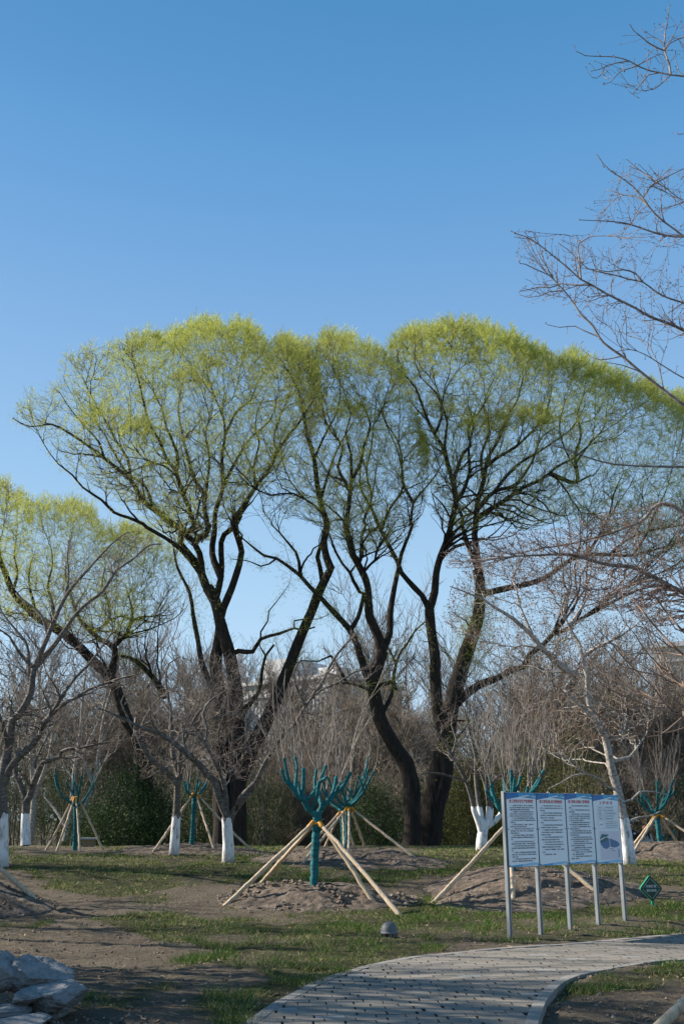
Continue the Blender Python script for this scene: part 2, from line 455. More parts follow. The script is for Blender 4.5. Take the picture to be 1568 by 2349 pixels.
# ------------------------------------------------------------------ paved path and kerbs
def build_path():
    b = Buf()
    ang = rad(4.0); e1 = np.array([math.cos(ang), math.sin(ang)]); e2 = np.array([-e1[1], e1[0]])
    Lp, Wp = .252, .126
    ii, jj = np.meshgrid(np.arange(-60, 60), np.arange(20, 160), indexing='ij')
    ii = ii.ravel(); jj = jj.ravel()
    row_off = .5 * (np.arange(400) % 2) + RNG.uniform(-.16, .16, 400)
    cx = (ii + row_off[jj]) * Lp; cy = jj * Wp
    for u, v in zip(cx, cy):
        gap = .019 + RNG.uniform(-.008, .008) if RNG.random() < .66 else .004
        jx, jy = RNG.normal(0, .004), RNG.normal(0, .0008)
        hl, hw = (Lp - gap) / 2, (Wp - .0012) / 2
        cs = []
        for su, sv in ((-1, -1), (1, -1), (1, 1), (-1, 1)):
            q = e1 * (u + jx + su * hl) + e2 * (v + jy + sv * hw); cs.append(q)
        cs = np.array(cs)
        ins = inpoly(cs[:, 0], cs[:, 1], PATH_POLY)
        if not ins.any() or cs[:, 1].max() > 30: continue
        if not ins.all():     # blocks cut to the kerb line
            bad = False
            for a_, b_ in ((0, 1), (3, 2)):
                if ins[a_] == ins[b_]:
                    bad = bad or not ins[a_]; continue
                i_, o_ = (a_, b_) if ins[a_] else (b_, a_); lo_, hi_ = 0.0, 1.0
                for _ in range(8):
                    m_ = (lo_ + hi_) / 2; q_ = cs[i_] + (cs[o_] - cs[i_]) * m_
                    if inpoly(q_[:1], q_[1:], PATH_POLY)[0]: lo_ = m_
                    else: hi_ = m_
                cs[o_] = cs[i_] + (cs[o_] - cs[i_]) * lo_
            if bad: continue
        dz = RNG.normal(0, .0006, 4) + RNG.normal(0, .0010)
        t = RNG.uniform(.1, .9) if RNG.random() > .03 else 1.0
        V = np.vstack([np.c_[cs, np.full(4, -.05)], np.c_[cs * .995 + cs.mean(0) * .005, dz]])
        b.add(V, [[4, 5, 6, 7], [0, 1, 5, 4], [1, 2, 6, 5], [2, 3, 7, 6], [3, 0, 4, 7]], aq=[t, .02, .02, .02, .02])  # side faces coloured darker so sunlit gap walls read as shaded
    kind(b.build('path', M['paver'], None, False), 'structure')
    # bedding under the pavers: a sheet a little lower
    n = min(len(PLs), len(PRs)); A = resample(PL, .15); B_ = resample(PR, .15)
    ia = np.linspace(0, len(A) - 1, 80); ib = np.linspace(0, len(B_) - 1, 80)
    a = np.stack([np.interp(ia, np.arange(len(A)), A[:, k]) for k in (0, 1)], 1); c = np.stack([np.interp(ib, np.arange(len(B_)), B_[:, k]) for k in (0, 1)], 1)
    V = np.vstack([np.c_[a, np.full(80, -.024)], np.c_[c, np.full(80, -.024)]])
    i = np.arange(79)
    kind(make_mesh('path_bedding', V, [np.stack([i, i + 80, i + 81, i + 1], 1)], M['bedding'], None, False), 'structure')
    for line, side, top in ((PLs, 1, .006), (PRs, -1, .004)):
        kb = Buf(); s = 0
        seg = np.linalg.norm(np.diff(line, axis=0), axis=1); cum = np.concatenate([[0], np.cumsum(seg)])
        def pt(q): return np.array([np.interp(q, cum, line[:, 0]), np.interp(q, cum, line[:, 1])])
        while s < cum[-1] - .5:
            L = .60; k = 4
            pts = [pt(s + .004 + (L - .008) * t) for t in np.linspace(0, 1, k)]
            d = np.array([norm(pt(s + .004 + (L - .008) * t + .02) - pt(s + .004 + (L - .008) * t - .02)) for t in np.linspace(0, 1, k)])
            nrm = np.stack([-d[:, 1], d[:, 0]], 1) * side
            w = .105; dz = RNG.normal(0, .004)
            pts = np.array(pts); o_ = pts + nrm * w
            V = np.vstack([np.c_[pts, np.full(k, top + dz)], np.c_[o_, np.full(k, top + dz)], np.c_[pts, np.full(k, -.2)], np.c_[o_, np.full(k, -.2)]])
            Q = []
            for m_ in range(k - 1):
                Q += [[m_, m_ + 1, k + m_ + 1, k + m_], [m_, 2 * k + m_, 2 * k + m_ + 1, m_ + 1], [k + m_, k + m_ + 1, 3 * k + m_ + 1, 3 * k + m_]]
            Q += [[0, k, 3 * k, 2 * k], [k - 1, 3 * k - 1, 4 * k - 1, 2 * k - 1]]
            kb.add(V, Q, aq=RNG.random()); s += L
        kind(kb.build('kerb', M['kerbstone'], None, False), 'structure')
build_path()

# ------------------------------------------------------------------ grass blades
def blades(x, y, h, w, tint, lean=.5):
    n = len(x)
    z = ground_z(x, y) - .01
    a = RNG.uniform(0, 2 * np.pi, n); l = RNG.uniform(.1, lean, n) * h
    c = RNG.uniform(0, 2 * np.pi, n)
    base = np.stack([x, y, z], 1); side = np.stack([np.cos(c), np.sin(c), np.zeros(n)], 1) * (w / 2)[:, None]
    tip = base + np.stack([np.cos(a) * l, np.sin(a) * l, h], 1)
    V = np.stack([base - side, base + side, tip], 1).reshape(-1, 3)
    return V, np.arange(3 * n).reshape(n, 3), tint

def build_grass():
    Vs = []; Ts = []; As = []; n0 = 0
    def zone(y0, y1, dens, hs, ws):
        nonlocal n0
        hw = .36 * y1 + 1.5
        n = int(dens * (y1 - y0) * 2 * hw)
        x = RNG.uniform(-hw, hw, n); y = RNG.uniform(y0, y1, n)
        k = np.abs(x) < .36 * y + 1.2
        x = x[k]; y = y[k]
        c = grass_cover(x, y)
        cl = smooth(-.30, .30, fbm(x * 3.6 + 11, y * 3.6, 3))
        keep = RNG.random(len(x)) < c * (.14 + .86 * cl ** 1.4)
        x = x[keep]; y = y[keep]; c = c[keep]; cl = cl[keep]
        m = len(x)
        g = fbm(x * .5 + 7, y * .5 + 70, 3)
        dry = RNG.random(m) < np.clip(.42 - .40 * g + .25 * (1 - cl) * 1 + .12 * smooth(18, 26, y), .05, .75)
        h = hs * RNG.uniform(.4, 1.2, m) * (.42 + 1.0 * cl); h = np.where(dry, h * .6, h)
        t = np.where(dry, RNG.uniform(.74, 1, m), np.clip(RNG.normal(.42, .2, m), 0, .72))
        V, T, A = blades(x, y, h, ws * RNG.uniform(.7, 1.3, m), t, np.where(dry, 1.8, .8).max())
        Vs.append(V); Ts.append(T + n0); As.append(A); n0 += len(V)
    zone(8.5, 13, 3800, .08, .006)
    zone(13, 18, 2900, .07, .008)
    zone(18, 25, 1300, .07, .012)
    zone(25, 36, 650, .075, .018)
    o = make_mesh('grass', np.vstack(Vs), [np.vstack(Ts)], M['grass'], None, False, np.concatenate(As))
    tag(kind(o, 'stuff'), 'patchy green and straw coloured lawn around the soil mounds', 'grass')
    # dry leaves and straw lying about
    b = Buf(); n = 5200
    y = 8.6 + 18 * RNG.random(n) ** 1.2; x = RNG.uniform(-1, 1, n) * (.36 * y + .5)
    keep = (~inpoly(x, y, PATH_POLY)) | (RNG.random(n) < .02) ; keep &= (fbm(x * .9 + 50, y * .9, 3) > -.1) | (RNG.random(n) < .3)
    x = x[keep]; y = y[keep]; n = len(x)
    z = np.maximum(ground_z(x, y), np.where(inpoly(x, y, PATH_POLY), .003, -9)) + RNG.uniform(.006, .03, n)
    straw = RNG.random(n) < .5
    L = np.where(straw, RNG.uniform(.04, .13, n), RNG.uniform(.018, .045, n)); W = np.where(straw, .004, L * RNG.uniform(.45, .7, n))
    a = RNG.uniform(0, 6.28, n); ti = RNG.normal(0, .35, (n, 2))
    d = np.stack([np.cos(a), np.sin(a), ti[:, 0]], 1) * (L / 2)[:, None]; s = np.stack([-np.sin(a), np.cos(a), ti[:, 1]], 1) * (W / 2)[:, None]
    c = np.stack([x, y, z], 1)
    V = np.stack([c - d, c + s + [0, 0, .004], c + d, c - s], 1).reshape(-1, 3)
    b.add(V, np.arange(4 * n).reshape(n, 4), aq=RNG.random(n))
    o = b.build('dry_leaves', M['dry_leaf'], None, False)
    tag(kind(o, 'stuff'), 'dry fallen leaves and straw scattered over lawn and bare soil', 'dry leaves')
build_grass()
def build_litter():
    n = 420; y = 8.7 + 15 * RNG.random(n) ** 1.2; x = RNG.uniform(-1, 1, n) * (.36 * y + .5)
    k = ~inpoly(x, y, PATH_POLY); x = x[k]; y = y[k]; n = len(x)
    b = Buf(); a = RNG.uniform(0, 6.28, n); L = RNG.uniform(.05, .32, n) ** 1.1; u = np.linspace(-.5, .5, 5)
    P = np.stack([x[:, None] + np.cos(a)[:, None] * L[:, None] * u, y[:, None] + np.sin(a)[:, None] * L[:, None] * u, np.zeros((n, 5))], -1)
    P[:, :, :2] += RNG.normal(0, .012, (n, 5, 2)); P[:, :, 2] = ground_z(P[:, :, 0], P[:, :, 1]) + .012 + RNG.uniform(0, .012, (n, 5))
    V, Q = tubes(P, np.linspace(.0045, .002, 5)[None] * RNG.uniform(.6, 1.4, (n, 1)), 4); b.add(V, Q)
    o = b.build('fallen_twigs', M['cherry_twig']); tag(kind(o, 'stuff'), 'small fallen twigs scattered over the soil and lawn', 'twigs')
build_litter()

# ------------------------------------------------------------------ clods: small broken lumps of soil
def lumps(c, r, seed_attr=None):
    """many little irregular lumps: octahedra with jittered corners"""
    n = len(c)
    o = np.array([[1, 0, 0], [-1, 0, 0], [0, 1, 0], [0, -1, 0], [0, 0, .8], [0, 0, -.6]], float)
    V = o[None] * RNG.uniform(.6, 1.25, (n, 6, 1)) + RNG.normal(0, .22, (n, 6, 3))
    a = RNG.uniform(0, 6.28, n); ca, sa = np.cos(a), np.sin(a)
    X = V[:, :, 0] * ca[:, None] - V[:, :, 1] * sa[:, None]; Y = V[:, :, 0] * sa[:, None] + V[:, :, 1] * ca[:, None]
    V = np.stack([X, Y, V[:, :, 2]], -1) * r[:, None, None] + c[:, None]
    t = np.array([[0, 2, 4], [2, 1, 4], [1, 3, 4], [3, 0, 4], [2, 0, 5], [1, 2, 5], [3, 1, 5], [0, 3, 5]])
    T = (np.arange(n)[:, None, None] * 6 + t[None]).reshape(-1, 3)
    return V.reshape(-1, 3), T

def build_clods():
    n = 26000
    y = 8.6 + 16 * RNG.random(n) ** 1.3; x = RNG.uniform(-1, 1, n) * (.36 * y + .5)
    k = (grass_cover(x, y) < .25) & ~inpoly(x, y, PATH_POLY) & (fbm(x * 1.2 + 90, y * 1.2, 3) > -.12)
    x = x[k]; y = y[k]; n = len(x)
    r = .004 + .026 * RNG.random(n) ** 7
    V, T = lumps(np.stack([x, y, ground_z(x, y) + r * .2], 1), r)
    o = make_mesh('soil_clods', V, [T], M['clod'], None, False)
    tag(kind(o, 'stuff'), 'crumbs and small clods of dry soil on the bare ground', 'soil')
build_clods()

# ------------------------------------------------------------------ soil mounds round the planted trees
def mound(c, rx, ry, h, label, seed, rough=.75, crater=0.0, tilt=(0, 0), n=110):
    r = np.random.default_rng(seed)
    t = np.linspace(-1.25, 1.25, n)
    U, W = np.meshgrid(t, t)
    X = c[0] + U * rx; Y = c[1] + W * ry
    an = np.arctan2(W, U); R_ = np.hypot(U, W) * (1 + .13 * np.sin(an * 2 + seed) + .08 * np.sin(an * 3 + 2 * seed)) + .10 * fbm(X * 2 + seed, Y * 2, 3)
    prof = np.where(R_ < .42, 1 - .12 * (R_ / .42) ** 2, np.clip(.88 * (1 - (R_ - .42) / .6), -.5, 1))
    prof = prof - crater * np.exp(-(R_ / .35) ** 2)
    H = h * prof * (1 + tilt[0] * U + tilt[1] * W)
    nz = (.07 * fbm(X * 3 + seed, Y * 3, 4) + .045 * fbm(X * 9 + seed, Y * 9, 3) + .028 * fbm(X * 26, Y * 26 + seed, 2)) * rough
    Z = ground_z(X, Y) + H + nz * smooth(-.1, .4, prof) * (.4 + h)
    Z = np.where(R_ > 1.02, ground_z(X, Y) - .05, Z)
    i = (np.arange(n - 1)[:, None] * n + np.arange(n - 1)[None]).ravel()
    Q = np.stack([i, i + 1, i + n + 1, i + n], 1)
    keep = (R_.ravel()[Q] < 1.12).all(1)
    root = thing('soil_mound', label, 'soil mound', (c[0], c[1], gz(c[0], c[1])), 'soil mounds piled round newly planted trees')
    make_mesh('heap', np.stack([X, Y, Z], -1).reshape(-1, 3), [Q[keep]], M['soil'], root)
    # broken lumps lying on the heap
    m = int(1800 * min(1.4, rough))
    k = r.integers(0, n * n, m * 3); k = k[R_.ravel()[k] < 1.08]
    k = k[(fbm(X.ravel()[k] * 2 + 3, Y.ravel()[k] * 2, 2) > -.05)][:m]
    rr = (.006 + .042 * r.random(len(k)) ** 4) * rough
    V, T = lumps(np.stack([X.ravel()[k], Y.ravel()[k], Z.ravel()[k] + rr * .3], 1), rr)
    kind(make_mesh('clods', V, [T], M['clod'], root, False), 'stuff')
    def top(x, y):
        j = int(round(((x - c[0]) / rx + 1.25) / 2.5 * (n - 1))); q = int(round(((y - c[1]) / ry + 1.25) / 2.5 * (n - 1)))
        if 0 <= j < n and 0 <= q < n: return max(gz(x, y), float(Z[q, j]))
        return gz(x, y)
    return top
# ------------------------------------------------------------------ tree skeletons
def crom(P, R_, seg):
    """smooth a traced line and its radii to steps of about seg metres"""
    P = np.asarray(P, float)
    if len(P) == 2:
        n = max(2, int(np.linalg.norm(P[1] - P[0]) / seg) + 1)
        t = np.linspace(0, 1, n)
        return P[0] + (P[1] - P[0]) * t[:, None], np.interp(t, [0, 1], [R_[0], R_[-1]])
    E = np.vstack([2 * P[0] - P[1], P, 2 * P[-1] - P[-2]]); out = []; ro = []
    for i in range(1, len(E) - 2):
        a, b, c, d = E[i - 1:i + 3]
        n = max(1, int(round(np.linalg.norm(c - b) / seg)))
        for t in np.linspace(0, 1, n, endpoint=False):
            out.append(.5 * (2 * b + (c - a) * t + (2 * a - 5 * b + 4 * c - d) * t * t + (3 * b - a - 3 * c + d) * t ** 3))
            ro.append(R_[i - 1] * (1 - t) + R_[i] * t)
    out.append(P[-1]); ro.append(R_[-1])
    return np.array(out), np.array(ro)

class Skel:
    def __init__(s, seed=0):
        s.N = []; s.D = []; s.R = []; s.limbs = []; s.twigs = []; s.rng = np.random.default_rng(seed)
    def node(s, pts, r):
        d = norm(np.gradient(pts, axis=0))
        s.N += list(pts); s.D += list(d); s.R += list(r)
    def limb(s, P, r0, r1, seg=.35, wob=0.0):
        P = np.asarray(P, float)
        L = np.concatenate([[0], np.cumsum(np.linalg.norm(np.diff(P, axis=0), axis=1))]); L /= L[-1]
        pts, r = crom(P, r0 + (r1 - r0) * L ** .8, seg)
        if wob:
            w = s.rng.normal(0, wob, pts.shape) * np.minimum(1, np.arange(len(pts)) / 3)[:, None]
            pts = pts + w
        s.limbs.append((pts, r)); s.node(pts, r)
        return pts
    def nearest(s, x, y):
        """the built limb point that stands nearest to picture position x, y"""
        A = np.array(s.N); v = A - [0, 0, CAM_H]
        f = v[:, 1] * cp + v[:, 2] * sp; u = v[:, 0] / f; w = (v[:, 2] * cp - v[:, 1] * sp) / f
        k = int(np.argmin((341.5 + u * FPX - x) ** 2 + (512 - w * FPX - y) ** 2))
        return A[k], s.R[k]
    def traced(s, pp, Y, r0, r1, dY=0.0, attach=True, seg=.35, bow=0.0):
        """a limb traced in the picture; it starts on the limb already there and leans dY metres away from the viewer towards its tip"""
        if attach and s.N:
            n, rn = s.nearest(*pp[0]); Y0 = n[1]
        else: n = None; Y0 = Y
        L = np.concatenate([[0], np.cumsum(np.linalg.norm(np.diff(pp, axis=0), axis=1))]); L /= L[-1]
        P = [at(x, y, Y0 + dY * t + bow * math.sin(t * math.pi)) for (x, y), t in zip(pp, L)]
        if n is not None: P[0] = n
        return s.limb(P, r0, r1, seg)
    def grow(s, T, r0, r1, pts=6, k=2.2, up=.25, out=.0, jit=.05, maxd=9e9, mind=.05, keep=True, cen=None, near=10, sag=0.0, lim=.7, batches=8, base=None, bend=.55):
        T = np.asarray(T, float)
        if base is None: base = np.array(s.N[0])
        order = np.argsort(np.linalg.norm(T - base, axis=1)); T = T[order]
        if not keep: batches = 1
        res = []
        for part in np.array_split(np.arange(len(T)), batches):
            if not len(part): continue
            kd = kdtree.KDTree(len(s.N))
            for i, p in enumerate(s.N): kd.insert(p, i)
            kd.balance()
            newp = []
            for i in part:
                t = T[i]; best = None; bc = 1e18
                for co, j, dist in kd.find_n(t, near):
                    if dist < mind: best = None; break
                    v = (t[0] - co[0], t[1] - co[1], t[2] - co[2]); D = s.D[j]
                    cs = (v[0] * D[0] + v[1] * D[1] + v[2] * D[2]) / dist
                    c = dist * (1 + k * (1 - cs))
                    if c < bc: bc = c; best = j
                if best is None: continue
                p0 = np.array(s.N[best]); d = t - p0; L = np.linalg.norm(d)
                if L > maxd: continue
                t0 = norm(norm(np.array(s.D[best])) * bend + d / L * (1 - bend)) * L
                e = d / L + np.array([0, 0, up])
                if cen is not None: e = e + out * norm(t - cen)
                t1 = norm(e) * L
                u = np.linspace(0, 1, pts)[:, None]
                h = (2 * u ** 3 - 3 * u ** 2 + 1) * p0 + (u ** 3 - 2 * u ** 2 + u) * t0 + (-2 * u ** 3 + 3 * u ** 2) * t + (u ** 3 - u ** 2) * t1
                w = s.rng.normal(0, jit * L / pts, h.shape); w[0] = 0
                h = h + w
                if sag: h[:, 2] -= sag * L * u[:, 0] ** 2
                ra = min(r0, s.R[best] * lim); rb = min(r1, ra)
                r = ra + (rb - ra) * u[:, 0]
                res.append((h, r)); newp.append((h, r))
            if keep:
                for h, r in newp: s.node(h[1:], r[1:])
        s.twigs += res
        return res

def tube_lines(buf, lines, sides, tint=None):
    by = {}
    for h, r in lines: by.setdefault(len(h), []).append((h, r))
    for k, g in by.items():
        P = np.array([h for h, _ in g]); R_ = np.array([r for _, r in g])
        V, Q = tubes(P, R_, sides)
        buf.add(V, Q, aq=.5)

def limb_mesh(name, lines, mat, parent, gnarl=.08, sides=9, seed=0):
    """limbs and trunk: tubes with an uneven surface"""
    b = Buf()
    for pts, r in lines:
        sd = sides if r[0] > .05 else 6
        V, Q = tubes(pts[None], r[None], sd)
        V = V.reshape(len(pts), sd, 3); c = pts[:, None]
        q = V.reshape(-1, 3)
        f = np.array([mnoise.noise(Vector((p[0] * 2.3 + seed, p[1] * 2.3, p[2] * 1.1))) + .5 * mnoise.noise(Vector((p[0] * 6, p[1] * 6 + seed, p[2] * 3))) for p in q]).reshape(len(pts), sd, 1)
        V = c + (V - c) * (1 + gnarl * f)
        b.add(V.reshape(-1, 3), Q)
        tip = len(b.V[-1])
        b.add(np.vstack([V[-1], pts[-1]]), None, [[i, (i + 1) % sd, sd] for i in range(sd)])
    return b.build(name, mat, parent)

def in_crown(poly, n, Y, half, rng, cx=None, bias=None, flatten=1.0):
    """n points spread through a crown: its outline in the picture, its depth round Y"""
    poly = np.asarray(poly, float)
    lo = poly.min(0); hi = poly.max(0)
    if cx is None: cx = (lo[0] + hi[0]) / 2
    hw = (hi[0] - lo[0]) / 2
    out = []
    while len(out) < n:
        q = rng.uniform(lo, hi, (n * 2, 2))
        q = q[inpoly(q[:, 0], q[:, 1], poly)]
        if bias is not None: q = q[rng.random(len(q)) < bias(q[:, 0], q[:, 1])]
        for x, y in q:
            w = max(.25, 1 - ((x - cx) / hw) ** 2) ** .5
            out.append((x, y, Y + half * w * rng.uniform(-1, 1)))
            if len(out) >= n: break
    return np.array(out)

def to_world(q):
    return np.array([at(x, y, Y) for x, y, Y in q])

def to_pic(A):
    v = np.asarray(A) - [0, 0, CAM_H]
    f = v[:, 1] * cp + v[:, 2] * sp
    return np.stack([341.5 + v[:, 0] / f * FPX, 512 - (v[:, 2] * cp - v[:, 1] * sp) / f * FPX], 1)

def leaf_strips(p, d, L, W, tint, rng, droop=.35):
    """narrow leafy shoots: two bent quads each, starting at p along d"""
    n = len(p)
    d = norm(d); s = norm(np.cross(d, rng.normal(0, 1, (n, 3)))) * (W / 2)[:, None]
    m = p + d * (L * .5)[:, None]
    e = m + norm(d + np.array([0.12, 0, -1]) * droop * rng.uniform(.2, 1.6, (n, 1))) * (L * .5)[:, None]
    V = np.stack([p, m - s, m + s, e], 1).reshape(-1, 3)
    Q = np.arange(4 * n).reshape(n, 4)[:, [0, 1, 3, 2]]
    return V, Q, tint
# ------------------------------------------------------------------ the willows
def willow(label, limbs, crown, Y, half, seed, n1, n2, n3, leaves, domes=(), top_h=34, base_leaf=.16, cx=None, leaf_size=1.0, group='willows in first leaf behind the lawn', clumps=(), twig_r=1.0, hang=(), edge=None, cap=.66):
    s = Skel(seed); rng = s.rng
    for l in limbs:
        q_ = 1.0 if l[1] > .29 else .80
        s.traced(l[0], Y, l[1] * q_, l[2] * q_, l[3] if len(l) > 3 else 0.0, attach=(len(l) < 5 or l[4]))
    b0 = s.limbs[0][0][0]
    root = thing('willow_tree', label, 'willow tree', (b0[0], b0[1], gz(b0[0], b0[1])), group)
    trunk_lines = list(s.limbs)
    crown = np.asarray(crown, float)
    # upper outline of the crown
    gx = np.linspace(crown[:, 0].min(), crown[:, 0].max(), 200)
    top = np.full(200, 1e9)
    for i in range(len(crown)):
        a = crown[i]; c = crown[(i + 1) % len(crown)]
        lo, hi = (a, c) if a[0] < c[0] else (c, a)
        if hi[0] - lo[0] < 1e-6: continue
        k = (gx >= lo[0]) & (gx <= hi[0]); top[k] = np.minimum(top[k], lo[1] + (gx[k] - lo[0]) * (hi[1] - lo[1]) / (hi[0] - lo[0]))
    # the outline is not a clean line: notches and lumps
    notch = 17 * np.maximum(0, fbm(gx * .045 + seed, gx * 0 + seed * .7, 3) + .15) + 10 * np.maximum(0, fbm(gx * .15 + seed, gx * 0 + 3.3, 2))
    def inside(x, y):
        k = (y > np.interp(x, gx, top + notch)).astype(float)
        return k * (.3 + .7 * smooth(edge[0], (edge[0] + edge[1]) / 2, x)) if edge else k
    def topness(x, y):
        w = np.exp(-np.maximum(0, y - np.interp(x, gx, top + notch * .6)) / top_h)
        if edge: w = w * (.15 + .85 * smooth(edge[0], edge[1], x))
        for dx, dy, rx, ry in domes:
            q = ((x - dx) / rx) ** 2 + ((y - dy) / ry) ** 2
            w = np.maximum(w, .72 * np.exp(-np.abs(q - .35) / .55) * smooth(.7, -.3, (y - dy) / ry))
        return w
    cen = at(cx or crown[:, 0].mean(), crown[:, 1].max(), Y)
    T1 = to_world(in_crown(crown, n1, Y, half, rng, cx, bias=inside))
    s.grow(T1, .045, .014, pts=9, k=4.5, up=.55, out=.35, jit=.09, cen=cen, near=18, mind=.5, batches=10, maxd=6, bend=.6)
    l1 = list(s.twigs); s.twigs = []
    T2 = to_world(in_crown(crown, n2, Y, half * 1.02, rng, cx, bias=lambda x, y: (.45 + .55 * topness(x, y)) * inside(x, y)))
    s.grow(T2, .016, .006, pts=7, k=4.2, up=.5, out=.3, jit=.08, cen=cen, near=16, mind=.2, batches=10, maxd=3.2, bend=.6)
    l2 = list(s.twigs); s.twigs = []
    T3 = to_world(in_crown(crown, n3, Y, half * 1.05, rng, cx, bias=lambda x, y: (.24 + .76 * topness(x, y)) * inside(x, y)))
    T3[:, 2] += rng.uniform(-.1, .5, len(T3))
    s.grow(T3, .008, .0028, pts=6, k=3.6, up=.4, out=.3, jit=.08, cen=cen, near=10, mind=.05, keep=False, maxd=2.2, bend=.6)
    l3 = list(s.twigs)
    limb_mesh('trunk', trunk_lines, M['willow_bark'], root, .16, 10, seed)
    b = Buf(); tube_lines(b, l1, 5); tube_lines(b, [(h, r * twig_r) for h, r in l2], 4); 
    b.build('branches', M['willow_bark'], root)
    b = Buf(); tube_lines(b, [(h, r * twig_r) for h, r in l3], 3); b.build('twigs', M['willow_twig'], root)
    # leafy shoots
    ps = []; ds = []
    al = np.array([h for h, _ in l3]); i = rng.integers(0, len(al), leaves * 3); f = rng.uniform(.1, 1.0, leaves * 3) * (al.shape[1] - 1)
    j = np.minimum(f.astype(int), al.shape[1] - 2); u = (f - j)[:, None]
    p = al[i, j] * (1 - u) + al[i, j + 1] * u; d = al[i, j + 1] - al[i, j]
    q = to_pic(p)
    w = topness(q[:, 0], q[:, 1])
    clump = np.array([mnoise.noise(Vector(v * .55)) for v in p])
    pr = (base_leaf * .85 + max(0, cap - base_leaf * .85) * w) * (.48 + 1.0 * clump)
    k = rng.random(len(p)) < pr
    p = p[k][:leaves]; d = d[k][:leaves]
    # short epicormic shoots on the big limbs
    for hp, r_, n_ in hang:
        for x, y in hp:
            c, rr = s.nearest(x, y)
            m_ = n_ * 4; a = c + rng.normal(0, .22 + .1 * (r_ > 1), (m_, 3)) * [1, 1, 1.7]
            p = np.vstack([p, a]); d = np.vstack([d, rng.normal(0, .6, (m_, 3)) + [.25, 0, -.15]])
    lim_n = np.concatenate([t[0][len(t[0]) // 3:] for t in trunk_lines[1:]])
    e = lim_n[rng.integers(0, len(lim_n), leaves // 20)] + rng.normal(0, .10, (leaves // 20, 3))
    p = np.vstack([p, e]); d = np.vstack([d, rng.normal(0, .7, e.shape) + [0, 0, .2]])
    n = len(p)
    L = rng.uniform(.08, .27, n) * leaf_size; W = rng.uniform(.008, .0145, n) * leaf_size
    d = norm(d) + rng.normal(0, .30, d.shape) + [.18, 0, .06]
    cl = np.array([mnoise.noise(Vector(v * .8 + Vector((9, 3, 1))) if False else Vector((v[0] * .8 + 9, v[1] * .8 + 3, v[2] * .8))) for v in p])
    V, Q, t = leaf_strips(p, d, L, W, np.clip(.5 + .45 * cl + rng.normal(0, .15, n), 0, 1), rng)
    make_mesh('foliage', V, [Q], M['willow_leaf'], root, False, t)
    return root, s

def seq(*parts):
    return np.vstack([px(v, p) for v, p in parts])
W_Y = 35.0
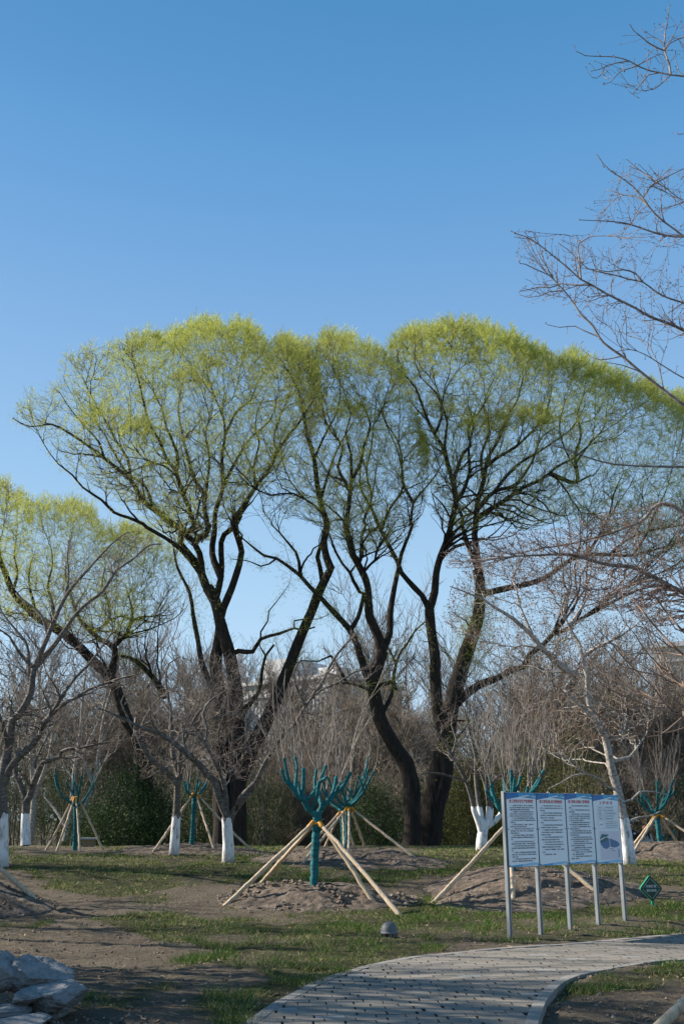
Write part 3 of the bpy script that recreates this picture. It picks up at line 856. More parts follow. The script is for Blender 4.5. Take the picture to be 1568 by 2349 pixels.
# left willow
A = [
    (px('V3', [(1497, 2060), (1492, 1880), (1490, 1411), (1480, 1100), (1455, 880), (1405, 700), (1378, 600), (1350, 480), (1300, 390)]), .34, .20, 0),
    (seq(('V3', [(1380, 2060), (1385, 1880), (1385, 1411), (1380, 1100), (1352, 880), (1372, 740), (1385, 620)])), .32, .20, .3, False),
    (seq(('V3', [(1378, 600), (1400, 520), (1450, 400), (1500, 250), (1515, 170), (1490, 80), (1462, 0)]), ('V1', [(1123, 1060), (1180, 985), (1230, 905), (1300, 810), (1340, 730), (1390, 655), (1450, 580), (1500, 500), (1560, 400)])), .20, .03, -1.5),
    (seq(('V3', [(1350, 500), (1385, 330), (1390, 240), (1385, 110), (1405, 60)]), ('V1', [(1110, 1110), (1135, 1090), (1160, 1040)])), .15, .11, .6),
    (seq(('V3', [(1360, 330), (1330, 180), (1345, 40)]), ('V1', [(1035, 1060), (1045, 1000), (1075, 900), (1070, 770), (1085, 650), (1075, 560), (1040, 480), (1000, 360)])), .17, .03, 1.5),
    (seq(('V3', [(1320, 430), (1290, 380), (1240, 250), (1190, 190), (1130, 110)]), ('V1', [(875, 1110), (830, 1075), (740, 1010), (690, 965), (630, 870), (560, 810), (500, 760), (420, 700), (330, 640), (250, 600), (140, 610), (60, 570)])), .20, .022, 1.0),
    (seq(('V3', [(1290, 330), (1250, 180), (1210, 100), (1110, 20)]), ('V1', [(900, 1120), (935, 1090), (905, 990), (865, 890), (850, 830), (800, 760), (770, 680), (720, 600), (690, 480), (665, 370), (640, 300)])), .17, .03, -2.2),
    (seq(('V3', [(1250, 130), (1290, 60), (1310, 0)]), ('V1', [(1000, 1085), (985, 1000), (980, 930), (940, 870), (905, 760), (880, 650), (860, 520), (880, 400)])), .14, .03, 2.4),
    (seq(('V3', [(1260, 290), (1160, 180), (1080, 110), (1000, 60), (920, 15)]), ('V1', [(690, 1080), (620, 1050), (550, 1025), (490, 965), (400, 905), (350, 845), (280, 790), (240, 740), (215, 700)])), .13, .02, -2.0),
    (px('V1', [(630, 870), (618, 770), (560, 680), (520, 600), (475, 530), (440, 460), (400, 380)]), .09, .02, -1.2),
    (px('V1', [(850, 830), (855, 740), (800, 610), (780, 520), (740, 440), (740, 330)]), .09, .02, 1.0),
    (px('V1', [(1075, 900), (1130, 790), (1190, 690), (1235, 640), (1300, 585), (1340, 480)]), .09, .02, -1.6),
    (px('V1', [(1075, 660), (1110, 600), (1140, 540), (1210, 480), (1240, 400), (1300, 300)]), .07, .02, .8),
    (px('V1', [(1230, 905), (1225, 800), (1250, 690), (1235, 640), (1235, 560), (1270, 470)]), .07, .02, 1.5),
    (px('V1', [(1340, 730), (1320, 670), (1345, 580), (1390, 470), (1420, 400)]), .06, .02, 1.0),
    (px('V1', [(740, 1010), (700, 900), (610, 830), (540, 720), (500, 640), (430, 560), (370, 460)]), .08, .02, 2.2),
    (px('V1', [(500, 760), (480, 690), (420, 620), (350, 540), (290, 450)]), .06, .018, -1.0),
    (px('V1', [(905, 990), (880, 900), (850, 850), (790, 800), (700, 770), (640, 700)]), .07, .02, -1.5),
    (px('V1', [(985, 1000), (1000, 880), (1010, 760), (990, 640), (1010, 560), (970, 430)]), .08, .02, -1.2),
    (px('V3', [(1330, 1120), (1275, 900), (1240, 720), (1210, 560), (1190, 430), (1110, 260), (1090, 150)]), .16, .05, 1.2),
    (seq(('V4', [(215, 830), (240, 790), (330, 795), (380, 715), (500, 680), (590, 648), (650, 660), (720, 640)])), .13, .03, -1.5),
    (px('V4', [(380, 715), (380, 670), (425, 600), (430, 540), (480, 480), (560, 370)]), .05, .012, -.6),
    (px('V4', [(600, 645), (590, 600), (660, 590), (740, 590), (810, 560)]), .045, .012, -.6),
    (px('V4', [(230, 1280), (280, 1160), (365, 1050), (390, 900), (410, 820), (462, 752)]), .15, .05, .8),
    (px('V4', [(410, 810), (380, 770), (370, 740)]), .05, .02, .2),
    (seq(('V4', [(250, 1650), (270, 1520), (330, 1380), (420, 1220), (480, 1080), (540, 930), (590, 800), (640, 680), (700, 540), (735, 440), (770, 370), (805, 300), (818, 272), (790, 200), (775, 100), (795, 0)]), ('V2', [(180, 800), (160, 700), (150, 610), (125, 530), (105, 420), (90, 350), (55, 280)])), .30, .03, -1.8),
    (px('V4', [(770, 370), (750, 260), (735, 200), (765, 110), (800, 20)]), .12, .07, .6),
    (px('V2', [(170, 760), (200, 680), (220, 620), (250, 550), (300, 470)]), .08, .02, 1.0),
    (px('V2', [(150, 610), (180, 540), (240, 420), (250, 330)]), .07, .02, -1.0),
]
A_crown = px('D', [(20, 955), (60, 900), (130, 880), (135, 825), (190, 795), (260, 780), (300, 765), (370, 770), (430, 740), (490, 735), (560, 742), (610, 770), (660, 775), (700, 790), (735, 850), (740, 960), (720, 1020), (690, 1010), (660, 1080), (600, 1120), (540, 1190), (470, 1250), (400, 1240), (340, 1190), (260, 1150), (190, 1100), (130, 1050), (90, 1000)])
willow('tall dark forked willow left of the others, its yellow-green crown widest of all', A, A_crown, W_Y, 6.0, 11, 330, 2400, 20000, 210000, top_h=20, base_leaf=.38, cap=.74, cx=218, hang=[(px('V3', [(1040, 60), (1080, 110), (1110, 170), (1150, 200), (1240, 260), (1270, 310), (1300, 370), (1330, 420), (1370, 470), (1240, 560), (1270, 600)]), 1, 34)], edge=(50, 190),
       domes=[(101.5, 350.8, 26, 11), (132.5, 339.4, 20, 10), (204.0, 329.0, 34, 15), (238.2, 353.9, 26, 13), (248.5, 333.2, 22, 13), (68.3, 362.2, 18, 13), (99.4, 424.4, 26, 16), (132.5, 432.7, 20, 14), (186.4, 382.9, 24, 14), (207.1, 368.4, 20, 12)])
# middle willow
B = [
    (seq(('V4', [(1322, 2065), (1332, 1900), (1325, 1750), (1330, 1640), (1290, 1500), (1225, 1400), (1150, 1270), (1110, 1150), (1085, 1020), (1092, 940), (1140, 790)])), .32, .20, 0),
    (px('V4', [(1140, 790), (1120, 700), (1060, 570), (1052, 400), (1020, 300), (960, 190), (930, 80), (912, 0)]), .22, .13, -.8),
    (seq(('V4', [(1150, 800), (1188, 680), (1190, 560), (1220, 380), (1242, 280), (1262, 180), (1310, 60), (1330, 0)]), ('V2', [(520, 860), (530, 780), (560, 740), (610, 680), (645, 620)])), .17, .025, 1.6),
    (seq(('V4', [(912, 0)]), ('V2', [(272, 855), (285, 770), (292, 700), (330, 620), (340, 560), (365, 480), (330, 390)])), .13, .03, -.8),
    (px('V2', [(292, 720), (240, 640), (260, 570), (200, 480), (180, 400), (190, 320)]), .09, .02, 1.0),
    (px('V2', [(300, 680), (290, 590), (270, 510), (290, 440), (260, 340)]), .08, .02, -1.2),
    (px('V4', [(1085, 1030), (1030, 900), (985, 760), (940, 660), (850, 560), (760, 460), (690, 390), (630, 320), (540, 250), (480, 210), (400, 192), (345, 150), (250, 70)]), .20, .03, -1.2),
    (px('V4', [(665, 350), (620, 230), (600, 170), (550, 110), (500, 50), (450, 0)]), .09, .03, -.5),
    (px('V4', [(480, 240), (430, 245), (380, 258), (300, 225), (200, 215)]), .05, .012, -.4),
    (px('V4', [(950, 680), (990, 580), (1025, 430), (1000, 420), (960, 350), (940, 300), (890, 240), (850, 170), (810, 60)]), .12, .04, .8),
    (px('V4', [(950, 310), (975, 250), (940, 190), (935, 130)]), .06, .03, .4),
    (px('V4', [(1015, 290), (1060, 255), (1095, 220), (1110, 160), (1150, 100), (1180, 60)]), .07, .03, -.8),
    (px('V4', [(1000, 260), (1015, 180), (1010, 80), (1040, 0)]), .10, .06, .9),
    (seq(('V4', [(1040, 0)]), ('V2', [(340, 850), (345, 830), (370, 760), (350, 660), (370, 560), (380, 470), (420, 400)])), .07, .02, .9),
    (px('V2', [(530, 780), (490, 700), (485, 600), (465, 530), (430, 480), (400, 400)]), .08, .02, -1.0),
    (px('V4', [(1150, 1200), (1200, 1060), (1215, 930), (1245, 820), (1300, 740), (1350, 660), (1420, 600)]), .11, .03, 1.0),
    (px('V4', [(1215, 880), (1190, 790), (1170, 760)]), .06, .04, .4),
    (px('V4', [(1130, 1010), (1190, 985), (1215, 990), (1225, 1030)]), .11, .07, -.8),
    (px('V4', [(1140, 1120), (1080, 1050), (1000, 1010), (920, 990), (850, 1000)]), .10, .04, -1.0),
    (px('V4', [(870, 860), (820, 820), (740, 855), (640, 850), (590, 870)]), .07, .02, .5),
]
B_crown = px('D', [(575, 1060), (640, 1030), (690, 1040), (690, 960), (640, 830), (660, 775), (760, 765), (810, 775), (850, 800), (890, 810), (930, 850), (960, 960), (985, 1050), (980, 1150), (950, 1230), (850, 1270), (780, 1260), (690, 1180), (600, 1200)])
willow('slender willow with sinuous dark stems between the two broad-crowned willows', B, B_crown, W_Y - .5, 4.0, 23, 210, 1600, 12500, 120000, top_h=20, base_leaf=.30, cap=.74, cx=345, edge=(268, 330), hang=[(px('V4', [(740, 440), (720, 500), (800, 500), (850, 560), (640, 300), (560, 260), (960, 740), (1050, 480)]), 1, 26)],
       domes=[(290.4, 349.5, 20, 12), (313.8, 343.0, 24, 12), (342.5, 346.9, 22, 13), (365.9, 356.0, 16, 12), (352.9, 378.1, 28, 14), (326.9, 367.7, 26, 12), (394.5, 404.2, 16, 10), (352.9, 414.6, 24, 12)])
# right willow
Cc = [
    (px('V5', [(-40, 2070), (-20, 1900), (20, 1600), (60, 1411), (100, 1180), (150, 980), (200, 800), (245, 680), (280, 560), (290, 380), (275, 280)]), .44, .19, 0),
    (seq(('V4', [(1420, 2065), (1455, 1880), (1500, 1700), (1540, 1530), (1520, 1300), (1490, 1150), (1475, 1000), (1468, 800), (1445, 640), (1435, 530)])), .30, .17, -.6, False),
    (seq(('V4', [(1435, 525), (1390, 440), (1345, 395), (1262, 300), (1240, 240), (1180, 120), (1115, 0)]), ('V2', [(385, 840), (365, 790), (335, 740), (325, 690), (330, 600)])), .15, .035, 1.4),
    (px('V2', [(400, 880), (440, 800), (490, 720), (475, 600), (440, 510), (410, 440)]), .08, .02, -.7),
    (seq(('V4', [(1435, 525), (1470, 420), (1480, 300), (1505, 200), (1545, 100), (1568, 20)]), ('V2', [(675, 850), (692, 775), (680, 700), (668, 650), (640, 560), (612, 515), (580, 450), (540, 340), (500, 290), (470, 220)])), .19, .03, -1.5),
    (px('V2', [(690, 775), (718, 740), (745, 660), (742, 570), (760, 480), (740, 400)]), .12, .02, 1.0),
    (px('V2', [(668, 650), (650, 560), (660, 470), (640, 400), (660, 330), (700, 270)]), .09, .02, -1.2),
    (px('V2', [(680, 690), (720, 590), (750, 560), (740, 490), (790, 420), (830, 340)]), .10, .02, 1.6),
    (px('V2', [(612, 515), (640, 440), (620, 360), (560, 300), (540, 250)]), .07, .02, -.8),
    (seq(('V5', [(280, 300), (245, 200), (205, 100), (185, 30)]), ('V2', [(715, 860), (720, 840), (700, 790), (690, 700)])), .13, .06, -.9),
    (seq(('V5', [(285, 330), (270, 180), (255, 60)]), ('V2', [(768, 880), (770, 840), (778, 770), (800, 690), (815, 610), (860, 530), (890, 450), (930, 380), (950, 300)])), .18, .03, .8),
    (px('V2', [(770, 850), (830, 800), (880, 770), (950, 720), (1020, 690), (1080, 640), (1140, 610), (1200, 560)]), .14, .03, -1.2),
    (px('V2', [(778, 790), (840, 735), (900, 720), (940, 690), (990, 610), (1020, 530), (1090, 480)]), .12, .025, 1.8),
    (px('V2', [(815, 640), (860, 600), (920, 565), (980, 510), (1040, 430), (1060, 350)]), .10, .02, -1.4),
    (px('V2', [(840, 735), (920, 640), (1000, 590), (1060, 550), (1140, 490), (1190, 400)]), .09, .02, .5),
    (px('V2', [(800, 690), (790, 600), (820, 500), (800, 400), (840, 300)]), .09, .02, 1.8),
    (px('V5', [(95, 1160), (180, 1080), (290, 1000), (400, 960), (480, 912), (560, 890), (600, 815), (690, 745), (740, 690), (830, 655), (920, 590), (1020, 540), (1150, 470), (1260, 420)]), .22, .03, -2.0),
    (px('V5', [(285, 440), (400, 410), (510, 385), (640, 355), (740, 305), (830, 235), (960, 185), (1100, 188), (1250, 190), (1400, 150), (1540, 110)]), .16, .04, 1.2),
    (px('V5', [(210, 1280), (220, 1230), (150, 1330), (60, 1400)]), .04, .02, -.8),
    (px('V5', [(250, 670), (200, 600), (150, 570), (110, 540)]), .05, .012, -.8),
    (px('V2', [(1140, 780), (1155, 700), (1150, 600), (1172, 520), (1160, 440), (1180, 370)]), .12, .025, 1.5),
    (px('V2', [(1152, 640), (1200, 560), (1260, 490), (1270, 420)]), .06, .02, 1.0),
    (px('V2', [(1152, 660), (1110, 570), (1090, 480), (1110, 400)]), .05, .02, -1.0),
    (px('V5', [(960, 185), (1040, 60), (1100, -60), (1130, -200), (1190, -330)]), .09, .02, 1.2),
    (px('V5', [(1250, 190), (1330, 60), (1380, -60), (1450, -200), (1480, -300)]), .07, .02, 1.0),
    (px('V5', [(1100, 188), (1200, 100), (1330, 40), (1500, 10), (1660, -20)]), .07, .02, -1.0),
    (px('V5', [(1020, 540), (1100, 450), (1250, 360), (1420, 300), (1560, 260)]), .07, .02, .8),
]
C_crown = px('D', [(885, 790), (920, 765), (970, 750), (1040, 738), (1090, 740), (1140, 755), (1180, 765), (1230, 790), (1290, 797), (1340, 825), (1400, 850), (1450, 870), (1510, 885), (1570, 910), (1660, 950), (1720, 1050), (1700, 1250), (1590, 1310), (1480, 1300), (1400, 1240), (1300, 1200), (1200, 1215), (1120, 1205), (1050, 1230), (985, 1180), (985, 1080), (960, 1000), (925, 900), (890, 840)])
willow('tall willow leaning right, round bright green dome above its dark V of stems', Cc, C_crown, W_Y + .4, 5.8, 37, 420, 3000, 23000, 290000, top_h=22, base_leaf=.30, cap=.82, cx=570,
       domes=[(410.2, 344.3, 22, 16), (436.2, 336.5, 26, 14), (470.0, 331.3, 28, 14), (503.9, 349.5, 28, 18), (535.1, 362.5, 22, 18), (579.4, 370.3, 26, 18), (634.0, 389.9, 30, 14), (613.2, 386.0, 18, 12), (522.1, 422.4, 34, 18), (441.4, 412.0, 18, 12), (483.0, 430.2, 28, 14), (420.6, 359.9, 18, 12), (457.0, 357.3, 26, 12), (665.2, 409.4, 26, 16)], hang=[(px('V5', [(285, 420), (280, 480), (270, 540), (262, 600), (255, 640), (250, 680), (245, 720), (240, 760), (230, 800), (300, 640)]), 2, 110), (px('V5', [(330, 1000), (420, 950)]), 1, 15)])
# leaning willow at the left edge, lower and farther
E_ = [
    (px('V3', [(890, 2065), (905, 1850), (905, 1500), (840, 1320), (780, 1190), (740, 1060), (690, 960), (560, 830), (440, 710), (340, 640), (240, 585), (150, 500), (80, 420), (40, 320), (10, 250), (-20, 140)]), .36, .10, 0),
    (px('V3', [(760, 880), (720, 780), (630, 720), (530, 630), (490, 570), (430, 400), (410, 300)]), .20, .05, 1.2),
    (px('V3', [(735, 830), (720, 760), (780, 700), (820, 620), (830, 540), (800, 420)]), .14, .04, .6),
    (px('V3', [(530, 640), (600, 660), (680, 600), (680, 480), (640, 380), (660, 260)]), .11, .03, 1.6),
    (px('V3', [(240, 585), (200, 450), (180, 320), (200, 220)]), .10, .03, .8),
    (px('V3', [(350, 640), (330, 500), (300, 380), (330, 250), (320, 150)]), .10, .03, 1.4),
    (px('V3', [(80, 420), (110, 300), (90, 200), (100, 100)]), .08, .03, .9),
    (px('V3', [(1040, 1080), (970, 970), (850, 850), (760, 820)]), .18, .08, .4, False),
]
E_crown = px('D', [(-40, 1130), (-10, 1090), (20, 1085), (60, 1130), (120, 1135), (200, 1160), (240, 1190), (280, 1200), (340, 1210), (400, 1250), (420, 1330), (430, 1400), (380, 1440), (300, 1470), (200, 1480), (120, 1450), (40, 1430), (-40, 1440)])
willow('low leaning willow at the left, dark bent trunk running up to the photo edge', E_, E_crown, 39, 4.5, 53, 170, 1300, 11000, 85000, top_h=26, base_leaf=.46, cap=.6, edge=(196, 105), cx=90)
# ------------------------------------------------------------------ bare whitewashed trees
def circle_poly(cx, cy, rx, ry, n=24):
    a = np.linspace(0, 2 * np.pi, n, endpoint=False)
    return np.stack([cx + np.cos(a) * rx, cy + np.sin(a) * ry], 1)

def bare_tree(name, label, cat, limbs, Y, crown, half, seed, n1, n2, n3, wash=None, bark='cherry_bark', twig='cherry_twig', group=None, up=.15, jit=.16, buds=0, bud_r=.01, maxd1=4, tw=.0045, depth_c=0.0, sag=0.0, wash_all=0):
    s = Skel(seed); rng = s.rng
    for l in limbs:
        s.traced(l[0], Y, l[1], l[2], l[3] if len(l) > 3 else 0.0, attach=(len(l) < 5 or l[4]), seg=.2)
    b0 = s.limbs[0][0][0]
    root = thing(name, label, cat, (b0[0], b0[1], max(-.2, gz(b0[0], b0[1]))), group)
    lines = list(s.limbs)
    cen = at(np.mean(crown[:, 0]), np.max(crown[:, 1]), Y + depth_c)
    Yc = Y + depth_c
    if n1:
        s.grow(to_world(in_crown(crown, n1, Yc, half, rng)), .028, .010, pts=9, k=2.0, up=up, out=.2, jit=jit, cen=cen, near=14, mind=.25, batches=8, maxd=maxd1, sag=sag)
    l1 = list(s.twigs); s.twigs = []
    if n2:
        s.grow(to_world(in_crown(crown, n2, Yc, half * 1.03, rng)), .012, .005, pts=7, k=2.0, up=up, out=.2, jit=jit * .9, cen=cen, near=12, mind=.1, batches=8, maxd=2.2, sag=sag)
    l2 = list(s.twigs); s.twigs = []
    s.grow(to_world(in_crown(crown, n3, Yc, half * 1.05, rng)), .006, tw, pts=5, k=1.6, up=up, out=.15, jit=jit, cen=cen, near=8, mind=.03, keep=False, maxd=1.2)
    l3 = list(s.twigs)
    tk = limb_mesh('trunk', lines, M[bark], root, .10, 10, seed)
    if wash:
        # lime wash painted on the lower trunk: a thin coat over the bark
        wl = []
        for idx, zt in wash:
            pts, r = lines[idx]
            cum = np.concatenate([[0], np.cumsum(np.linalg.norm(np.diff(pts, axis=0), axis=1))])
            n = 40; q = np.linspace(0, cum[-1], 200)
            zz = np.interp(q, cum, pts[:, 2]); k = np.nonzero(zz > zt)[0]; m = q[k[0]] if len(k) else cum[-1]
            q = np.linspace(0, m, 16)
            P = np.stack([np.interp(q, cum, pts[:, c]) for c in range(3)], 1)
            wl.append((P, np.interp(q, cum, r) * 1.03 + .006))
        o_ = limb_mesh('whitewash', wl, M['whitewash'], tk, .10, 14, seed)
        me = o_.data; base = 0
        for P, _ in wl:
            for q_ in range(14):
                v = me.vertices[base + (len(P) - 1) * 14 + q_]; v.co.z += rng.normal(0, .035)
            base += len(P) * 14 + 15
    b = Buf()
    if l1: tube_lines(b, l1, 5)
    if l2: tube_lines(b, l2, 4)
    if b.n: b.build('branches', M[bark], root)
    b = Buf(); tube_lines(b, l3, 3); b.build('twigs', M[twig], root)
    if buds:
        al = [h for h, _ in l3] + [h[2:] for h, _ in l2]
        c = np.array([h[min(len(h) - 1, int(rng.integers(1, len(h))))] for h in (al[i] for i in rng.integers(0, len(al), buds))])
        c = np.vstack([c, [h[-1] for h, _ in l3]])
        V, T = lumps(c + rng.normal(0, .012, c.shape), bud_r * rng.uniform(.6, 1.4, len(c)))
        kind(make_mesh('buds', V, [T], M['bud'], root, False), 'stuff')
    return root, s

GW = 'whitewashed bare trees on the lawn'
def base_on_ground(view, x, y):
    return hit(*px(view, [(x, y)])[0])
# leftmost, half out of the picture
bare_tree('plum_tree', 'bare tree at the very left edge, pale forked limbs reaching far over the lawn', 'bare tree', [
    (seq(('L1', [(8, 892), (10, 700), (12, 500), (12, 400), (30, 250), (60, 100), (75, -30)]), ('V3', [(110, 1200), (190, 1060), (215, 900), (300, 700), (330, 620), (400, 470), (460, 380), (560, 270), (640, 180), (720, 100), (790, 50)])), .15, .014, -.5),
    (seq(('L1', [(18, 400), (60, 270), (100, 215), (180, 150), (240, 70), (290, -40)]), ('V3', [(250, 1280), (310, 1200), (400, 1060), (470, 960), (560, 870), (640, 760), (700, 680)])), .09, .018, -1.0),
    (px('V3', [(225, 920), (350, 740), (400, 670), (480, 555), (560, 480), (640, 420), (730, 285), (820, 225), (930, 130), (1010, 120)]), .07, .015, .5),
    (px('V3', [(320, 1195), (420, 1110), (480, 1080), (560, 1030), (640, 1000), (760, 960), (870, 935)]), .05, .014, -.8),
    (px('V3', [(420, 450), (430, 330), (422, 200), (430, 95)]), .04, .012, .4),
    (px('V3', [(60, 1411), (30, 1300), (0, 1200), (-60, 1080)]), .06, .02, -1.0),
    (px('V3', [(190, 1060), (180, 900), (170, 760), (100, 660), (20, 560), (-20, 480)]), .06, .015, .8),
    (px('V3', [(215, 900), (120, 800), (60, 700), (-30, 640)]), .05, .015, -.6),
    (px('V3', [(300, 700), (260, 570), (200, 510), (100, 430), (150, 395), (220, 410)]), .04, .012, .6),
    (px('V3', [(100, 1260), (60, 1130), (0, 1090), (-60, 1050)]), .04, .012, .5),
], 23, px('V3', [(-80, 560), (60, 520), (180, 540), (330, 430), (400, 90), (450, 60), (480, 300), (620, 170), (740, 80), (830, 20), (1000, 60), (960, 150), (820, 300), (720, 450), (700, 640), (740, 720), (640, 860), (780, 920), (900, 900), (900, 980), (740, 1020), (600, 1100), (420, 1230), (260, 1330), (100, 1420), (-80, 1420)]), 2.0, 61, 90, 480, 2300, wash=[(0, 1.62)], group=GW)
# second from left, dark, in shade
bare_tree('plum_tree', 'small dark whitewashed tree near the left edge, standing back by the evergreens', 'bare tree', [
    (px('L1', [(162, 756), (160, 620), (160, 490), (155, 450), (130, 380), (95, 290), (110, 200), (85, 110), (60, 0)]), .135, .03, .3),
    (px('L1', [(162, 480), (185, 450), (205, 380), (235, 300), (270, 235), (330, 215), (378, 200), (380, 170), (430, 150), (520, 140), (620, 118), (700, 105)]), .11, .02, -.6),
    (px('L1', [(225, 310), (220, 240), (260, 140), (300, 60), (310, -60)]), .05, .015, .6),
    (px('L1', [(110, 230), (160, 130), (170, 20), (200, -80)]), .05, .015, -.5),
], 29, px('D', [(20, 1800), (10, 1650), (60, 1560), (180, 1560), (260, 1620), (300, 1690), (230, 1740), (120, 1760)]), 1.8, 62, 40, 220, 900, wash=[(0, 1.72)], group=GW)
# third
bare_tree('plum_tree', 'slim whitewashed tree beside the teal-wrapped sapling, dark crown crossing the big left willow', 'bare tree', [
    (seq(('L1', [(1090, 812), (1098, 700), (1108, 520), (1110, 420), (1110, 380), (1090, 340), (1010, 260), (950, 220), (890, 130), (860, 50), (850, -40)]), ('V3', [(840, 1290), (800, 1200), (760, 1110), (800, 1040)])), .125, .014, -.5),
    (seq(('L1', [(1112, 390), (1125, 330), (1090, 220), (1078, 100), (1075, -10)]), ('V3', [(1060, 1300), (1075, 1180), (1050, 1060), (1040, 930), (1060, 870), (1120, 830)])), .09, .015, .5),
    (seq(('L1', [(1115, 380), (1130, 320), (1128, 200), (1150, 110), (1200, 20)]), ('V3', [(1180, 1300), (1240, 1180), (1310, 1110), (1330, 1040), (1420, 1010)])), .08, .015, -.6),
    (px('V3', [(1075, 1170), (1000, 1080), (940, 1000), (880, 970)]), .04, .012, .5),
    (px('V3', [(1150, 1350), (1160, 1290), (1250, 1230), (1270, 1100), (1300, 1000), (1400, 930)]), .04, .012, .4),
    (px('V3', [(860, 1330), (900, 1230), (960, 1130), (1020, 1070), (1100, 1010)]), .045, .012, .5),
], 26.5, px('D', [(320, 1790), (300, 1700), (310, 1600), (370, 1530), (440, 1500), (540, 1490), (580, 1560), (560, 1640), (520, 1700), (450, 1740)]), 1.7, 63, 60, 360, 1700, wash=[(0, 1.63)], group=GW, jit=.2)
# fourth, the widest spread
bare_tree('plum_tree', 'whitewashed tree with two long limbs spreading low left and right, before the big left willow', 'bare tree', [
    (seq(('L1', [(1430, 884), (1432, 750), (1425, 640), (1420, 560), (1400, 520), (1370, 440), (1345, 350), (1290, 300), (1250, 250), (1180, 190), (1100, 120), (1010, 60), (900, 20), (790, -30)]), ('V3', [(700, 1180), (620, 1150)])), .142, .014, -1.2),
    (seq(('L1', [(1432, 600), (1465, 545), (1530, 460), (1580, 395)]), ('L2', [(70, 520), (110, 440), (190, 360), (235, 265), (300, 155), (350, 80), (420, 10)]), ('V4', [(600, 1235), (660, 1135), (700, 1080), (760, 1035), (870, 985), (970, 920), (1040, 905), (1090, 850)])), .085, .012, -.8),
    (seq(('L1', [(1428, 560), (1410, 400), (1350, 250), (1280, 110), (1250, 70), (1180, 50)]), ('V3', [(1160, 1300), (1230, 1290), (1290, 1230), (1400, 1190), (1470, 1190)])), .07, .014, .7),
    (px('L1', [(1400, 520), (1410, 400), (1390, 330), (1320, 180), (1260, 60), (1300, -60)]), .06, .014, -.5),
    (px('V4', [(700, 1080), (760, 1000), (810, 890), (840, 840), (900, 760), (980, 680)]), .06, .012, .6),
    (px('V4', [(660, 1135), (600, 1000), (590, 920), (640, 830)]), .04, .012, -.5),
    (px('L1', [(1180, 190), (1150, 100), (1160, 0), (1210, -100)]), .045, .012, .4),
    (px('L1', [(1010, 60), (960, 0), (940, -90)]), .035, .012, -.4),
    (px('V3', [(1250, 1400), (1300, 1280), (1270, 1190), (1320, 1100), (1410, 1040), (1470, 960)]), .05, .012, .5),
], 24, np.vstack([px('D', [(300, 1690), (330, 1610), (430, 1600), (450, 1540), (560, 1500), (600, 1560), (640, 1620), (720, 1560), (800, 1440), (830, 1450), (800, 1540), (860, 1510), (880, 1530), (800, 1600), (720, 1660), (640, 1740), (560, 1790), (500, 1790), (430, 1740)])]), 1.8, 64, 70, 380, 1700, wash=[(0, 1.60), (1, 1.40)], group=GW, jit=.18)
# many-stemmed tree left of the notice board
w5 = [
    (px('L3', [(300, 800), (300, 740), (305, 690), (315, 645), (345, 590), (350, 500), (330, 400), (300, 300)]), .17, .04, .3),
    (seq(('L3', [(305, 690), (285, 620), (255, 540), (240, 470), (200, 350), (150, 250), (110, 190), (70, 110), (20, 40), (-20, -20)]),), .095, .02, -.5),
    (px('L3', [(308, 670), (296, 580), (278, 470), (262, 330), (260, 200), (230, 80), (200, -60)]), .085, .02, .4),
    (px('L3', [(325, 670), (370, 615), (410, 575), (440, 520), (470, 400), (510, 300), (560, 250)]), .085, .02, .6),
    (px('L3', [(330, 400), (400, 330), (480, 290), (560, 255), (640, 260)]), .06, .02, .8),
    (px('L3', [(205, 365), (130, 330), (60, 310), (-20, 300), (-90, 310)]), .05, .02, -.4),
    (px('L3', [(110, 190), (140, 90), (110, 0), (130, -100)]), .04, .015, .3),
    (px('L3', [(262, 330), (330, 220), (360, 100), (400, -40)]), .06, .02, .6),
    (px('L3', [(300, 300), (310, 180), (280, 60)]), .05, .02, -.5),
]
bare_tree('plum_tree', 'many-stemmed tree with a freshly whitewashed fork, left of the notice board', 'bare tree', w5, 29.5, px('D', [(960, 1640), (1010, 1560), (1080, 1500), (1180, 1500), (1250, 1560), (1290, 1640), (1260, 1720), (1200, 1780), (1120, 1800), (1050, 1760), (990, 1720)]), 1.8, 65, 60, 360, 1500, wash=[(0, 1.90), (1, 1.90), (2, 1.90), (3, 1.90)], group=GW, jit=.18)
